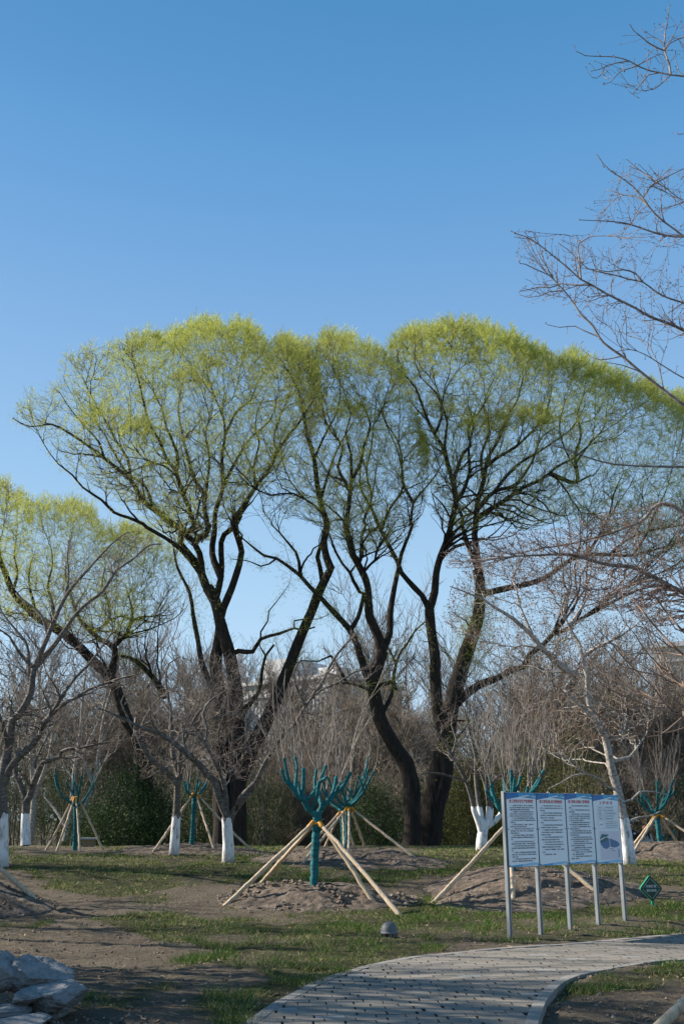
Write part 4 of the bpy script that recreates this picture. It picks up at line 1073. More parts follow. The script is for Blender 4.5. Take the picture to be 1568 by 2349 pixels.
# big whitewashed cherry behind the board
w6 = [
    (seq(('L3', [(1232, 915), (1215, 760), (1190, 620), (1165, 480), (1150, 400), (1120, 300), (1095, 170), (1065, 50), (1035, -10)]), ('V5', [(1060, 1320), (1020, 1240), (940, 1150), (850, 1065)])), .15, .05, -.4),
    (px('V5', [(1030, 1255), (1000, 1190), (965, 1090), (958, 950), (930, 830), (915, 750), (870, 680), (830, 600), (815, 540), (840, 430), (850, 340)]), .075, .014, .5),
    (px('V5', [(850, 1065), (820, 1030), (860, 970), (890, 925)]), .05, .02, .2),
    (px('V5', [(905, 960), (860, 930), (800, 890), (740, 835), (690, 785), (620, 700), (560, 640), (500, 590), (440, 550), (380, 515), (300, 462), (230, 435), (160, 405), (100, 385)]), .09, .012, -.8),
    (seq(('L3', [(1105, 100), (1150, 80), (1180, 30), (1210, -40)]), ('V5', [(1190, 1320), (1250, 1200)])), .035, .012, -.5),
    (px('L3', [(1120, 200), (1170, 215), (1230, 200), (1290, 120), (1330, 60)]), .05, .015, .4),
    (px('L3', [(1155, 430), (1090, 390), (1040, 340), (960, 310), (880, 315), (800, 360), (720, 400)]), .032, .012, -.5),
    (px('L3', [(1195, 500), (1240, 470), (1290, 420), (1380, 420), (1470, 440)]), .03, .012, .5),
    (px('L3', [(1220, 600), (1280, 580), (1360, 570), (1420, 540)]), .03, .012, .4),
    (px('V5', [(620, 700), (560, 560), (530, 480), (520, 410), (480, 350)]), .05, .012, .4),
    (px('V5', [(840, 640), (900, 560), (960, 460), (1010, 360)]), .05, .012, .6),
    (px('V5', [(930, 830), (1000, 780), (1080, 740), (1180, 690), (1300, 600)]), .05, .012, -.5),
]
bare_tree('cherry_tree', 'leaning whitewashed cherry just behind the notice board, grey mottled bark above the paint', 'bare tree', w6, 23.5, px('D', [(1010, 1420), (1040, 1330), (1100, 1260), (1180, 1240), (1300, 1230), (1420, 1260), (1520, 1340), (1560, 1480), (1540, 1620), (1460, 1700), (1380, 1700), (1280, 1740), (1200, 1700), (1180, 1600), (1130, 1520), (1060, 1470)]), 2.4, 66, 130, 1000, 5600, wash=[(0, 1.62)], bark='pale_bark', twig='cherry_twig', group=GW, jit=.18, buds=2600, bud_r=.016)

# ------------------------------------------------------------------ near cherry: its trunk stands right of the picture, its boughs reach in
nc = [
    ([(800, 960), (775, 800), (765, 700), (770, 600), (790, 480), (800, 330), (790, 200)], .17, .06, 0),
    (np.vstack([[(768, 640)], px('V5', [(1700, 520), (1568, 425), (1490, 390), (1420, 350), (1350, 312), (1290, 280), (1240, 262), (1100, 250), (1000, 225), (940, 208), (850, 185), (740, 185), (640, 190), (520, 195), (390, 212)])]), .052, .006, -1.0),
    (np.vstack([[(772, 590)], px('V5', [(1500, -120), (1300, -20), (1200, 15), (1100, 55), (1000, 82), (850, 120), (700, 142), (600, 162), (500, 180), (380, 170)])]), .038, .005, .6),
    (np.vstack([[(774, 560)], px('V2', [(1640, 640), (1568, 640), (1430, 638), (1300, 630), (1200, 605), (1120, 575), (1060, 556)])]), .03, .005, -1.5),
    (np.vstack([[(785, 490)], px('V6', [(1700, 2500), (1446, 2390), (1340, 2340), (1200, 2290), (1100, 2230), (1000, 2180), (880, 2120), (780, 2060), (700, 2020), (600, 1930), (500, 1850), (400, 1770), (300, 1710), (217, 1683)])]), .036, .005, -.8),
    (np.vstack([[(798, 455)], px('V2', [(1680, 470), (1568, 405), (1490, 345), (1400, 275), (1330, 215), (1260, 165)]), px('V6', [(780, 2349), (700, 2270), (620, 2150), (540, 2060), (470, 1990), (380, 1950), (300, 1910), (262, 1905), (238, 1865), (243, 1825)])]), .032, .005, .5),
    (px('V2', [(1235, 150), (1190, 120), (1150, 100), (1090, 105), (1045, 95)]), .010, .004, .3),
    (px('V2', [(1330, 215), (1250, 230), (1200, 210), (1170, 180)]), .009, .004, .3),
    (px('V2', [(1400, 275), (1330, 250), (1270, 240)]), .008, .004, -.3),
    (px('V2', [(1490, 345), (1470, 250), (1440, 180), (1450, 120)]), .009, .004, .2),
    (np.vstack([[(796, 470)], px('V2', [(1660, 330), (1568, 300), (1500, 260), (1420, 210), (1360, 190), (1300, 200)])]), .018, .004, -.4),
    (np.vstack([[(785, 460)], px('V6', [(1600, 2230), (1446, 2190), (1320, 2150), (1230, 2100), (1150, 2040), (1050, 2020), (950, 1990), (850, 1970), (750, 1940), (680, 1880), (600, 1800), (540, 1760)])]), .030, .005, .8),
    (np.vstack([[(790, 430)], px('V6', [(1600, 1830), (1446, 1710), (1380, 1660), (1310, 1610), (1240, 1550), (1190, 1490), (1150, 1430), (1080, 1350), (1000, 1290), (920, 1240), (860, 1180), (815, 1115)])]), .030, .005, -.5),
    (px('V6', [(1446, 1740), (1380, 1710), (1260, 1690), (1140, 1650), (1050, 1620), (1000, 1610), (900, 1600), (800, 1595), (690, 1590)]), .016, .004, -.6),
    (np.vstack([[(795, 400)], px('V6', [(1560, 1560), (1446, 1460), (1380, 1410), (1300, 1350), (1240, 1320), (1180, 1270), (1100, 1210), (1030, 1150)])]), .024, .005, .6),
    (np.vstack([[(798, 250)], px('V6', [(1600, 590), (1446, 552), (1350, 542), (1270, 525), (1200, 512), (1110, 475), (1050, 440), (950, 412), (850, 408), (730, 402), (700, 385), (665, 370)])]), .028, .005, -.5),
    (px('V6', [(1350, 540), (1340, 470), (1320, 410), (1305, 365), (1310, 250), (1320, 180), (1335, 100), (1335, 42)]), .016, .005, .2),
    (px('V6', [(1305, 365), (1250, 345), (1190, 310), (1130, 260), (1080, 220), (1052, 172)]), .012, .005, -.3),
    (px('V6', [(1305, 365), (1350, 310), (1400, 285), (1446, 270), (1500, 250)]), .010, .005, .2),
    (px('V6', [(1110, 475), (1030, 500), (980, 520), (920, 590), (860, 615)]), .010, .004, .3),
    (px('V6', [(1040, 445), (960, 455), (900, 470), (840, 500), (770, 515)]), .010, .004, -.3),
    (px('V6', [(880, 475), (850, 540), (815, 565), (780, 560)]), .007, .004, -.1),
    (px('V6', [(1250, 530), (1190, 540), (1150, 590), (1100, 650), (1075, 680), (1048, 662)]), .010, .004, .2),
    (px('V6', [(1340, 550), (1290, 600), (1230, 645), (1165, 655)]), .009, .004, -.2),
    (px('V6', [(1446, 550), (1410, 520), (1390, 440), (1378, 410)]), .008, .004, .1),
    (px('V6', [(1110, 475), (1170, 440), (1230, 410), (1280, 390), (1300, 400)]), .008, .004, .2),
    (px('V6', [(730, 2020), (690, 1890), (680, 1800), (690, 1755), (640, 1710)]), .014, .005, .3),
    (px('V6', [(690, 1755), (770, 1710), (880, 1705)]), .008, .004, -.2),
    (px('V6', [(1180, 1470), (1100, 1420), (1010, 1410), (900, 1370)]), .011, .005, .3),
    (px('V6', [(1160, 1440), (1200, 1350), (1250, 1320), (1340, 1270), (1446, 1220)]), .012, .005, .3),
    (px('V6', [(540, 2070), (470, 2080), (400, 2075), (340, 2090), (260, 2105)]), .010, .004, -.3),
    (px('V6', [(560, 2100), (470, 2110), (400, 2140), (320, 2150), (256, 2130)]), .010, .004, .3),
    (px('V6', [(740, 2060), (640, 2060), (560, 2050), (480, 2060), (360, 2055)]), .011, .004, .4),
    (px('V6', [(1150, 2030), (1100, 1980), (1010, 1950), (900, 1965), (820, 1950)]), .014, .005, -.4),
    (px('V6', [(1446, 966), (1410, 972), (1395, 964)]), .006, .004, .0, False),
]
NCROWNS = [
    px('V6', [(640, 370), (740, 370), (900, 370), (1020, 150), (1100, 200), (1290, 60), (1400, 60), (1500, 250), (1500, 600), (1300, 640), (1100, 690), (840, 640), (760, 500)]),
    px('V6', [(690, 1570), (800, 1440), (900, 1340), (800, 1100), (900, 1180), (1020, 1140), (1300, 1180), (1520, 1180), (1520, 1830), (1300, 1790), (900, 1720)]),
    px('V6', [(200, 1660), (340, 1640), (500, 1720), (640, 1690), (900, 1690), (1000, 1760), (1220, 1880), (1450, 1900), (1520, 2100), (1520, 2460), (1100, 2460), (800, 2400), (560, 2200), (260, 2180), (240, 2080), (430, 2030), (340, 1930), (230, 1830)]),
    px('V5', [(20, 180), (200, 100), (400, 30), (700, 20), (1000, -100), (1300, -160), (1640, -160), (1640, 600), (1400, 640), (1200, 560), (900, 500), (600, 380), (400, 330), (200, 280), (60, 270)]),
]
def near_cherry():
    Y = 11.5
    s = Skel(71); rng = s.rng
    for i, l in enumerate(nc):
        s.traced(np.asarray(l[0], float), Y, l[1], l[2], l[3], attach=(len(l) < 5 or l[4]), seg=.12)
    b0 = s.limbs[0][0][0]
    root = thing('cherry_tree', 'budding cherry outside the right edge, its bare boughs reaching in across the blue sky', 'bare tree', (b0[0], b0[1], gz(b0[0], b0[1])))
    lines = list(s.limbs); l2 = []; l3 = []
    for c, n1, n2 in zip(NCROWNS, (22, 60, 130, 420), (60, 170, 420, 2700)):
        s.twigs = []
        s.grow(to_world(in_crown(c, n1, Y - .3, 1.1, rng)), .0075, .0035, pts=8, k=2.8, up=.25, out=0, jit=.07, near=12, mind=.08, batches=4, maxd=1.1)
        l2 += s.twigs; s.twigs = []
        s.grow(to_world(in_crown(c, n2, Y - .3, 1.15, rng)), .0036, .0022, pts=6, k=2.2, up=.35, jit=.08, near=8, mind=.04, keep=False, maxd=.5)
        l3 += s.twigs
    # short spurs along every limb
    for pts, r in lines[1:]:
        for p, rr in zip(pts[2::2], r[2::2]):
            if rng.random() < .75 and rr < .03:
                d = norm(rng.normal(0, 1, 3) + [0, 0, .6]) * rng.uniform(.03, .14)
                h = p + d * np.linspace(0, 1, 4)[:, None] + rng.normal(0, .006, (4, 3)); h[0] = p
                l3.append((np.vstack([h, h[-1:] + d * .1, h[-1:] + d * .15]), np.full(6, .003)))
    limb_mesh('trunk', lines[:1], M['cherry_bark'], root, .10, 12, 71)
    limb_mesh('boughs', lines[1:], M['bough_bark'], root, .06, 8, 72)
    b = Buf(); tube_lines(b, l2, 4); tube_lines(b, l3, 3); b.build('twigs', M['red_twig'], root)
    al = [h for h, _ in l3]
    c = [h[-1] for h in al] + [h[int(rng.integers(1, len(h)))] for h in al for _ in range(2)] + [h[int(rng.integers(2, len(h)))] for h, _ in l2 for _ in range(4)]
    c = np.array(c)
    V, T = lumps(c + rng.normal(0, .006, c.shape), .0062 * rng.uniform(.5, 1.6, len(c)))
    kind(make_mesh('buds', V, [T], M['bud'], root, False), 'stuff')
near_cherry()

# ------------------------------------------------------------------ shrub with long reddish wands reaching in from the right edge
def wand_shrub():
    Y = 7.6; rng = np.random.default_rng(81)
    base = np.array([3.75, Y, gz(3.75, Y)])
    root = thing('wand_shrub', 'near shrub outside the right edge with long bare reddish wands arching into view', 'shrub', base)
    lines = []
    main = [px('S', [(1750, 1430), (1568, 1315), (1490, 1275), (1360, 1200), (1300, 1140)]), px('S', [(1740, 1050), (1568, 900), (1500, 840), (1440, 770), (1380, 700), (1340, 650)]),
            px('S', [(1760, 700), (1568, 440), (1420, 310), (1300, 190), (1150, 20), (1000, -160), (800, -420)]), px('S', [(1740, 330), (1568, 110), (1480, 10), (1330, -160), (1150, -420)])]
    sub = [
        (0, [(1330, 1170), (1200, 1120), (1080, 1060), (960, 1010), (800, 910), (640, 830), (510, 780), (430, 720), (340, 660), (230, 570), (110, 450), (20, 290)]),
        (0, [(1360, 1200), (1270, 1190), (1150, 1195), (1020, 1155), (860, 1090), (700, 1020), (560, 960), (430, 890), (350, 810), (300, 740), (210, 630)]),
        (0, [(1300, 1140), (1210, 1010), (1120, 900), (1000, 780), (890, 670), (800, 590), (690, 470), (560, 310), (460, 200), (340, 80), (240, -30)]),
        (0, [(1310, 1150), (1240, 1030), (1130, 830), (1060, 770), (960, 680), (880, 640), (780, 600)]),
        (0, [(1300, 1160), (1180, 1100), (1040, 1010), (940, 960)]),
        (0, [(1490, 1275), (1350, 1260), (1190, 1220), (1060, 1230)]),
        (1, [(1480, 860), (1390, 830), (1270, 760), (1130, 680), (1000, 600), (900, 550), (780, 460), (680, 370), (620, 290), (520, 150), (430, -20), (380, -130)]),
        (1, [(1400, 740), (1250, 730), (1120, 710), (960, 680), (840, 640), (700, 610), (640, 570), (540, 480), (440, 350), (400, 280)]),
        (1, [(1350, 670), (1250, 620), (1160, 530), (1040, 410), (940, 270), (870, 150), (800, 70), (730, -20), (600, -240), (480, -420)]),
        (1, [(1340, 650), (1300, 520), (1250, 400), (1180, 250), (1120, 100), (1080, -20), (1000, -220), (960, -380)]),
        (1, [(1380, 830), (1290, 720), (1190, 590), (1080, 420), (1040, 290), (1050, 150), (1080, 20), (1110, -120)]),
        (1, [(1390, 810), (1250, 620), (1210, 500), (1150, 350), (1070, 200), (1000, 20), (900, -160), (850, -300)]),
        (2, [(1568, 420), (1420, 330), (1330, 290), (1150, 150), (1020, 40), (880, -120), (760, -300)]),
        (2, [(1500, 400), (1300, 400), (1150, 410), (1000, 410), (800, 420), (680, 420)]),
        (3, [(1568, 110), (1450, 60), (1350, -80), (1300, -300), (1250, -520)]),
        (0, [(1568, 1570), (1300, 1560), (1000, 1500), (760, 1420), (640, 1280), (580, 1190)]),
        (0, [(1568, 1640), (1200, 1600), (900, 1580), (560, 1450), (340, 1300), (150, 1160), (20, 1000), (-120, 870)]),
    ]
    for i, m in enumerate(main):
        L = len(m)
        P = np.array([at(x, y, Y - .25 + .5 * rng.random() + .12 * (i - 1)) for x, y in m])
        P = np.vstack([base + rng.normal(0, .08, 3) * [1, 1, 0], (base * .55 + P[0] * .45) + [0.15, 0, .1], P])
        r = np.linspace(.012, .0065, len(P)); lines.append(crom(P, r, .1))
    for k, pts in sub:
        a = px('S', pts); Y0 = lines[k][0][-1][1] + rng.uniform(-.1, .1); dY = rng.uniform(-.7, .5)
        u = np.linspace(0, 1, len(a)); P = np.array([at(x, y, Y0 + dY * t) for (x, y), t in zip(a, u)])
        near = min(range(len(lines[k][0])), key=lambda i: np.linalg.norm(lines[k][0][i] - P[0])); P[0] = lines[k][0][near] if np.linalg.norm(lines[k][0][near] - P[0]) < .3 else P[0]
        lines.append(crom(P, np.linspace(.0062, .0022, len(P)), .1))
    tw = []
    for pts, r in lines[4:]:
        for i in range(2, len(pts) - 1):
            if rng.random() < .10:
                d = norm(norm(pts[i + 1] - pts[i]) + rng.normal(0, .35, 3) + [0, 0, .15]) * rng.uniform(.15, .5)
                u = np.linspace(0, 1, 6)[:, None]; tw.append((pts[i] + d * u + rng.normal(0, .006, (6, 3)) * u, np.linspace(.0028, .0015, 6)))
    limb_mesh('stems', lines[:4], M['red_stem'], root, .04, 8, 5)
    b = Buf()
    for pts, r in lines[4:]: tube_lines(b, [(pts, r)], 5)
    tube_lines(b, tw, 3); b.build('wands', M['red_stem'], root)
    c = np.array([p + rng.normal(0, .004, 3) for pts, r in lines[4:] + tw for p in pts[1::2]])
    V, T = lumps(c, .0055 * rng.uniform(.6, 1.4, len(c)))
    kind(make_mesh('buds', V, [T], M['bud'], root, False), 'stuff')
wand_shrub()
# ------------------------------------------------------------------ newly planted trees wrapped in teal cloth, their pole supports and mounds
def wrap_mesh(name, lines, parent, seed):
    """cloth bandage: every limb a ridged sleeve, knotted at its tip"""
    b = Buf(); r_ = np.random.default_rng(seed)
    for pts, r in lines:
        P, R_ = crom(pts, r, .022)
        n = len(P); ph = r_.uniform(0, 6)
        ridge = 1 + .035 * np.sin(np.arange(n) * 1.7 + ph) + r_.normal(0, .055, n)
        if r[-1] < .05: ridge[-3:] *= [1.15, 1.3, 1.0]
        V, Q = tubes(P[None], (R_ * ridge)[None], 9)
        V = V.reshape(n, 9, 3); c = P[:, None]
        V = c + (V - c) * (1 + r_.normal(0, .045, (n, 9, 1)) + .07 * np.sin(np.arange(9)[None] * .7 + np.arange(n)[:, None] * .55 + ph)[..., None])
        b.add(V.reshape(-1, 3), Q)
        b.add(np.vstack([V[-1], P[-1]]), None, [[i, (i + 1) % 9, 9] for i in range(9)])
    return b.build(name, M['teal_wrap'], parent)

def shoots_from(tips, rng, n_each, L, spread, r0=.0100, centre=None):
    out = []
    for t in tips:
        for _ in range(rng.integers(n_each[0], n_each[1] + 1)):
            o = norm(t - centre) * .42 if centre is not None else np.zeros(3)
            d = norm(np.array([0, 0, 1.0]) + o * [1, 1, .2] + rng.normal(0, spread, 3) * [1, 1, .3])
            ln = L * rng.uniform(.35, 1.1); u = np.linspace(0, 1, 9)[:, None]
            c = norm(rng.normal(0, 1, 3)) * ln * rng.uniform(.02, .12); c2 = norm(rng.normal(0, 1, 3)) * ln * .03; rr = r0 * rng.uniform(.4, 1.3)
            h = t + d * ln * u + c * np.sin(u * np.pi) + c2 * np.sin(u * 7 + ln) * u + rng.normal(0, .010, (9, 3)) * u
            out.append((h, np.linspace(rr, .0026, 9)))
            for _ in range(rng.integers(2, 6)):
                i = rng.integers(2, 8); d2 = norm(d + rng.normal(0, .35, 3)) * ln * rng.uniform(.12, .4)
                q = np.linspace(0, 1, 5)[:, None]; out.append((h[i] + d2 * q + rng.normal(0, .006, (5, 3)) * q, np.linspace(.0045, .0022, 5)))
    return out

def teal_tree(label, base, lines, seed, tips, n_each=(2, 4), L=1.7, spread=.14):
    root = thing('wrapped_tree', label, 'wrapped tree', base, 'newly planted trees wrapped in teal cloth')
    wrap_mesh('trunk_wrap', lines, root, seed)
    rng = np.random.default_rng(seed)
    c = np.mean(tips, axis=0) - [0, 0, 1.0]
    b = Buf(); sh = shoots_from(tips, rng, n_each, L, spread, centre=c); tube_lines(b, sh, 4)
    b.build('shoots', M['shoot'], root)
    pts = np.array([h[rng.integers(1, len(h))] for h, _ in sh for _ in range(3)])
    V, T = lumps(pts + rng.normal(0, .006, pts.shape), .009 * rng.uniform(.5, 1.3, len(pts)))
    kind(make_mesh('buds', V, [T], M['bud'], root, False), 'stuff')

def support(label, top, feet, r=.035, shift=None):
    """a set of bare poles leaning on the trunk, tied with orange cloth at the top"""
    root = thing('pole_brace', label, 'tree support', np.mean(feet, axis=0), 'pole braces propping the wrapped trees')
    for i, f in enumerate(feet):
        f = np.array(f, float); t = np.array(top, float)
        d = f - t; d[2] = 0; t = t + norm(d) * .085 + [0, 0, RNG.uniform(-.02, .02)]
        ax = norm(t - f); f = f - ax * .10; t = t + ax * .03
        n = 22; u = np.linspace(0, 1, n)
        P = f + (t - f) * u[:, None] + RNG.normal(0, .004, (n, 3)) + norm(RNG.normal(0, 1, 3)) * .025 * np.sin(u * 3.14)[:, None]; R_ = r * (1.10 - .28 * u) * RNG.normal(1, .03, n)
        b = Buf(); add_tube(b, P, R_, 10); po = b.build('pole', M['pole'], root)
        b = Buf(); add_tube(b, np.array([t - ax * .13, t - ax * .1, t - ax * .04, t, t + ax * .025]), np.array([.9, 1.14, 1.2, 1.22, .8]) * r, 10, rough=.005); b.build('tie', M['orange_tie'], po)
    b = Buf(); a = np.linspace(0, 2 * np.pi, 17)
    P = np.stack([top[0] + .075 * np.cos(a), top[1] + .075 * np.sin(a), np.full(17, top[2]) + .01 * np.sin(a * 3)], 1)
    add_tube(b, P, .016, 6, cap=False); b.build('tie', M['orange_tie'], root)

def proc_lines(base, h, rng, lean=0.0, r=.06, n=4, L=.75, flat_=0.0):
    """a wrapped trunk with a handful of forked stubs"""
    top = base + [lean, 0, h]
    P = np.array([base, base * .5 + top * .5 + rng.normal(0, .015, 3), top])
    lines = [crom(P, [r * 1.15, r, r * 1.15], .1)]; tips = []
    for i in range(n):
        a = 2 * np.pi * (i + rng.uniform(-.25, .25)) / n + .6
        out = np.array([math.cos(a), math.sin(a), 0]); st = top - [0, 0, rng.uniform(0, .12)]
        l = L * rng.uniform(.7, 1.15)
        mid = st + out * l * .45 + [0, 0, l * rng.uniform(.25, .5)]
        end = mid + out * l * rng.uniform(.12, .35) + [0, 0, l * rng.uniform(.45, .75)]
        lines.append(crom(np.array([st, st + out * l * .2 + [0, 0, l * .12], mid, end]), [r * .8, r * .62, r * .5, r * .36], .08)); tips.append(end)
        for _ in range(rng.integers(1, 3)):
            e2 = mid + norm(out + rng.normal(0, .8, 3) * [1, 1, 0]) * l * .28 + [0, 0, l * rng.uniform(.3, .6)]
            lines.append(crom(np.array([mid, mid * .5 + e2 * .5 + out * .03, e2]), [r * .45, r * .4, r * .32], .08)); tips.append(e2)
    return lines, np.array(tips)

def plant_y(view, x, y, h, Y):
    p = at(*px(view, [(x, y)])[0], Y); return p

# --- main one in the middle
f1 = hit(*px('D', [(905, 2094)])[0])
T1Y = 18.6
t1 = at(*px('D', [(720, 2038)])[0], T1Y)
mt1 = mound((t1[0] + .02, T1Y - .05), 1.55, 1.3, .27, 'stony soil mound round the foreground wrapped tree, its near face all loose clods', 5, 1.15, tilt=(.05, .05))
def T1():
    Y = T1Y
    def line(pts, r0, r1, dY, Y0=Y):
        a = px('T', pts); u = np.linspace(0, 1, len(a))
        return crom(np.array([at(x, y, Y0 + dY * t) for (x, y), t in zip(a, u)]), list(np.linspace(r0, r1, len(a))), .06)
    lines = [line([(530, 2000), (534, 1800), (540, 1560), (556, 1250), (568, 1100), (572, 1000), (562, 930)], .068, .078, 0),
        line([(565, 960), (520, 925), (445, 862), (410, 790), (385, 755), (330, 720), (285, 670), (240, 600), (180, 535), (120, 450), (85, 335)], .062, .024, -.30),
        line([(250, 590), (215, 530), (175, 440), (145, 300), (120, 170)], .034, .022, -.15, Y - .15),
        line([(280, 650), (275, 560), (288, 430), (298, 300), (268, 160)], .036, .022, .25, Y - .1),
        line([(380, 735), (345, 660), (315, 580), (300, 500)], .034, .028, .2, Y - .1),
        line([(410, 790), (395, 730), (378, 620), (388, 470), (385, 310)], .042, .034, -.12, Y - .12),
        line([(420, 780), (470, 710), (540, 630), (585, 560), (602, 500), (645, 400), (690, 280)], .040, .024, .35, Y - .1),
        line([(480, 880), (520, 810), (560, 740), (580, 620), (602, 490)], .044, .030, -.35, Y - .05),
        line([(585, 950), (625, 870), (680, 800), (740, 735), (830, 650), (930, 560), (985, 450), (1030, 370)], .062, .032, -.15),
        line([(760, 700), (795, 620), (812, 540), (832, 430)], .036, .028, .2, Y - .05),
        line([(800, 680), (845, 600), (860, 560)], .03, .026, -.2, Y - .05),
        line([(570, 640), (540, 560), (545, 440), (560, 335)], .032, .024, .2, Y + .2),
        line([(640, 850), (610, 760), (606, 700), (610, 660)], .040, .030, .3),
        line([(590, 560), (640, 470), (690, 460)], .022, .026, -.1, Y - .2)]
    tips = np.array([l[0][-1] for l in lines[1:13]])
    teal_tree('foreground teal-wrapped tree with a wide cup of forked stubs, on the stony mound', (t1[0], T1Y, gz(t1[0], T1Y)), lines, 91, tips, (2, 4), 1.75, .15)
    top = at(*px('T', [(568, 1075)])[0], Y)
    feet = [hit(*px('M2', [(22, 342)])[0]), hit(*px('M2', [(222, 205)])[0]), hit(*px('M2', [(1088, 402)])[0])]
    feet.append(feet[2] + np.array([-.42, .85, .12]))
    feet = [np.array([f[0], f[1], mt1(f[0], f[1])]) for f in feet]
    support('wooden pole brace straddling the stony mound, propping the foreground wrapped tree', top, feet, .037)
T1()

def planted(label, mlabel, blabel, view, xb, yb, Y, ytop, view_top, feet, seed, mrx=1.4, mh=.22, n=4, L=.75, r=.06, lean=0.0, n_each=(1, 3), sl=1.6, pr=.031, tie=None, mlean=(0, 0)):
    b = at(*px(view, [(xb, yb)])[0], Y)
    if mlabel:
        mt = mound((b[0] + mlean[0], Y + mlean[1]), mrx, mrx * .85, mh, mlabel, seed)
    else: mt = lambda x, y: gz(x, y)
    b[2] = min(b[2], mt(b[0], Y) - .02)
    top = at(*px(view_top, [ytop])[0], Y)
    rng = np.random.default_rng(seed)
    lines, tips = proc_lines(b, top[2] - b[2], rng, top[0] - b[0], r, n, L)
    teal_tree(label, b, lines, seed, tips, n_each, sl)
    if feet is not None:
        tp = at(*px(tie[0], [tie[1]])[0], Y)
        F_ = []
        for v, x, y, dY in feet:
            q = px(v, [(x, y)])[0]; p = at(*q, Y + dY); F_.append(np.array([p[0], Y + dY, mt(p[0], Y + dY)]))
        support(blabel, tp, F_, pr)

planted('teal-wrapped tree on the dark mound, directly behind the foreground one', 'low dark soil mound between the foreground brace and the willows', 'brace of four poles behind the foreground wrapped tree, one pole nearly upright',
        'T', 985, 1370, 24.5, (1000, 800), 'T', [('T', 395, 1460, -1.2), ('T', 990, 1500, -1.6), ('T', 1225, 1365, 1.0), ('L2', 1170, 812, -.9)], 101, 2.3, .28, 5, .85, tie=('T', (1005, 860)))
planted('thin teal-wrapped tree just left of the one on the dark mound', None, 'small pole brace mostly hidden behind the foreground wrapped tree',
        'T', 940, 1365, 27, (895, 850), 'T', [('T', 335, 1400, -.6), ('T', 640, 1370, .8), ('T', 1105, 1360, .6), ('T', 945, 1365, -.8)], 103, 1.4, .2, 4, .8, tie=('T', (915, 925)))
planted('teal-wrapped tree at far left before the evergreen shrub', None, 'pole brace at far left with a pole standing by the low lamp',
        'L1', 472, 745, 30, (475, 500), 'L1', [('L1', 290, 740, -.3), ('L1', 358, 748, -.9), ('L1', 503, 752, -1.0), ('L1', 648, 755, .2)], 105, 1.4, .2, 4, 1.0, tie=('L1', (473, 465)), sl=1.2)
planted('teal-wrapped tree between two whitewashed trunks, by the big left willow', 'flat soil mound between the two whitewashed trunks at left', 'bright pole brace between the two whitewashed trunks at left',
        'L1', 1203, 738, 28, (1220, 440), 'L1', [('L1', 965, 772, -.8), ('L1', 985, 772, .6), ('L1', 1340, 776, -.9), ('L1', 1570, 775, -.4)], 107, 2.2, .22, 4, .7, tie=('L1', (1222, 440)), mlean=(-.1, .2))
planted('teal-wrapped tree behind the notice board, only its stubs showing above the first panel', 'broad soil mound behind the notice board posts', 'pole brace behind the notice board, one long pole slanting left onto the grass',
        'L3', 485, 960, 19.6, (485, 555), 'L3', [('L3', 5, 1050, -1.2), ('M3', 500, 350, -1.7), ('M3', 1005, 330, -1.0), ('L3', 640, 880, 1.2)], 109, 2.25, .36, 6, .8, r=.075, tie=('L3', (487, 610)), n_each=(3, 5), sl=1.9, mlean=(.35, 0), pr=.037)
planted('teal-wrapped tree at the right edge beside the two people', 'soil mound at the right edge in front of the two people', 'pole brace at the right edge with bright orange ties, in front of the two people',
        'L3', 1425, 815, 26.5, (1395, 540), 'L3', [('L3', 1250, 800, -1.2), ('L3', 1255, 815, .5), ('L3', 1545, 815, .9), ('L3', 1700, 830, -.8)], 111, 2.4, .34, 5, .85, tie=('L3', (1405, 567)), sl=1.7, mlean=(.5, -.2), n_each=(3, 4))
planted('wrapped tree hidden beyond the left edge, standing on the cut-off dark mound', 'dark soil mound cut off by the left edge', 'pole brace at the left edge, one pole resting on the dark mound',
        'D', -115, 2010, 18.2, (-110, 1870), 'D', [('D', 72, 2066, -.35), ('D', -250, 2080, -.8), ('D', -200, 1985, 1.3)], 113, 1.75, .42, 4, .8, tie=('D', (-112, 1905)), pr=.037)
# low teal-wrapped shrub stems by the right-edge tree
def low_wrapped():
    Y = 29.0; rng = np.random.default_rng(5)
    b = at(*px('L3', [(1470, 815)])[0], Y); b[2] = gz(b[0], Y)
    root = thing('wrapped_shrub', 'low cluster of thin teal-wrapped stems behind the right-edge mound', 'wrapped shrub', b)
    L_ = []
    for pts in ([(1455, 830), (1440, 780), (1440, 720), (1445, 690)], [(1462, 830), (1475, 750), (1495, 700), (1510, 660)], [(1480, 830), (1475, 790), (1465, 760)], [(1500, 830), (1510, 780), (1520, 720)], [(1450, 810), (1430, 740), (1435, 690)]):
        a = px('L3', pts); P = np.array([at(x, y, Y + rng.uniform(-.2, .2)) for x, y in a]); P[0][2] = gz(P[0][0], Y) - .05
        L_.append(crom(P, [.026] * len(P), .08))
    wrap_mesh('stem_wrap', L_, root, 4)
    b_ = Buf(); tube_lines(b_, shoots_from([l[0][-1] for l in L_], rng, (1, 2), .8, .15), 3); b_.build('shoots', M['cherry_twig'], root)
low_wrapped()
# single pole lying into the lower right corner
def corner_pole():
    a = np.array([2.55, 7.05, -.12]); p = px('M3', [(1430, 1091), (1568, 965)])
    a = at(*p[0], 8.35); b = at(*p[1], 8.42); d = norm(b - a)
    a = a - d * ((a[2] + .12) / d[2]); b = a + d * 2.2
    root = thing('wooden_pole', 'thick peeled pole slanting up out of the lower right corner', 'pole', a)
    bf = Buf(); n = 12; P = a + (b - a) * np.linspace(0, 1, n)[:, None] + RNG.normal(0, .003, (n, 3))
    add_tube(bf, P, .042 * RNG.normal(1, .02, n), 14); bf.build('shaft', M['pole'], root)
corner_pole()
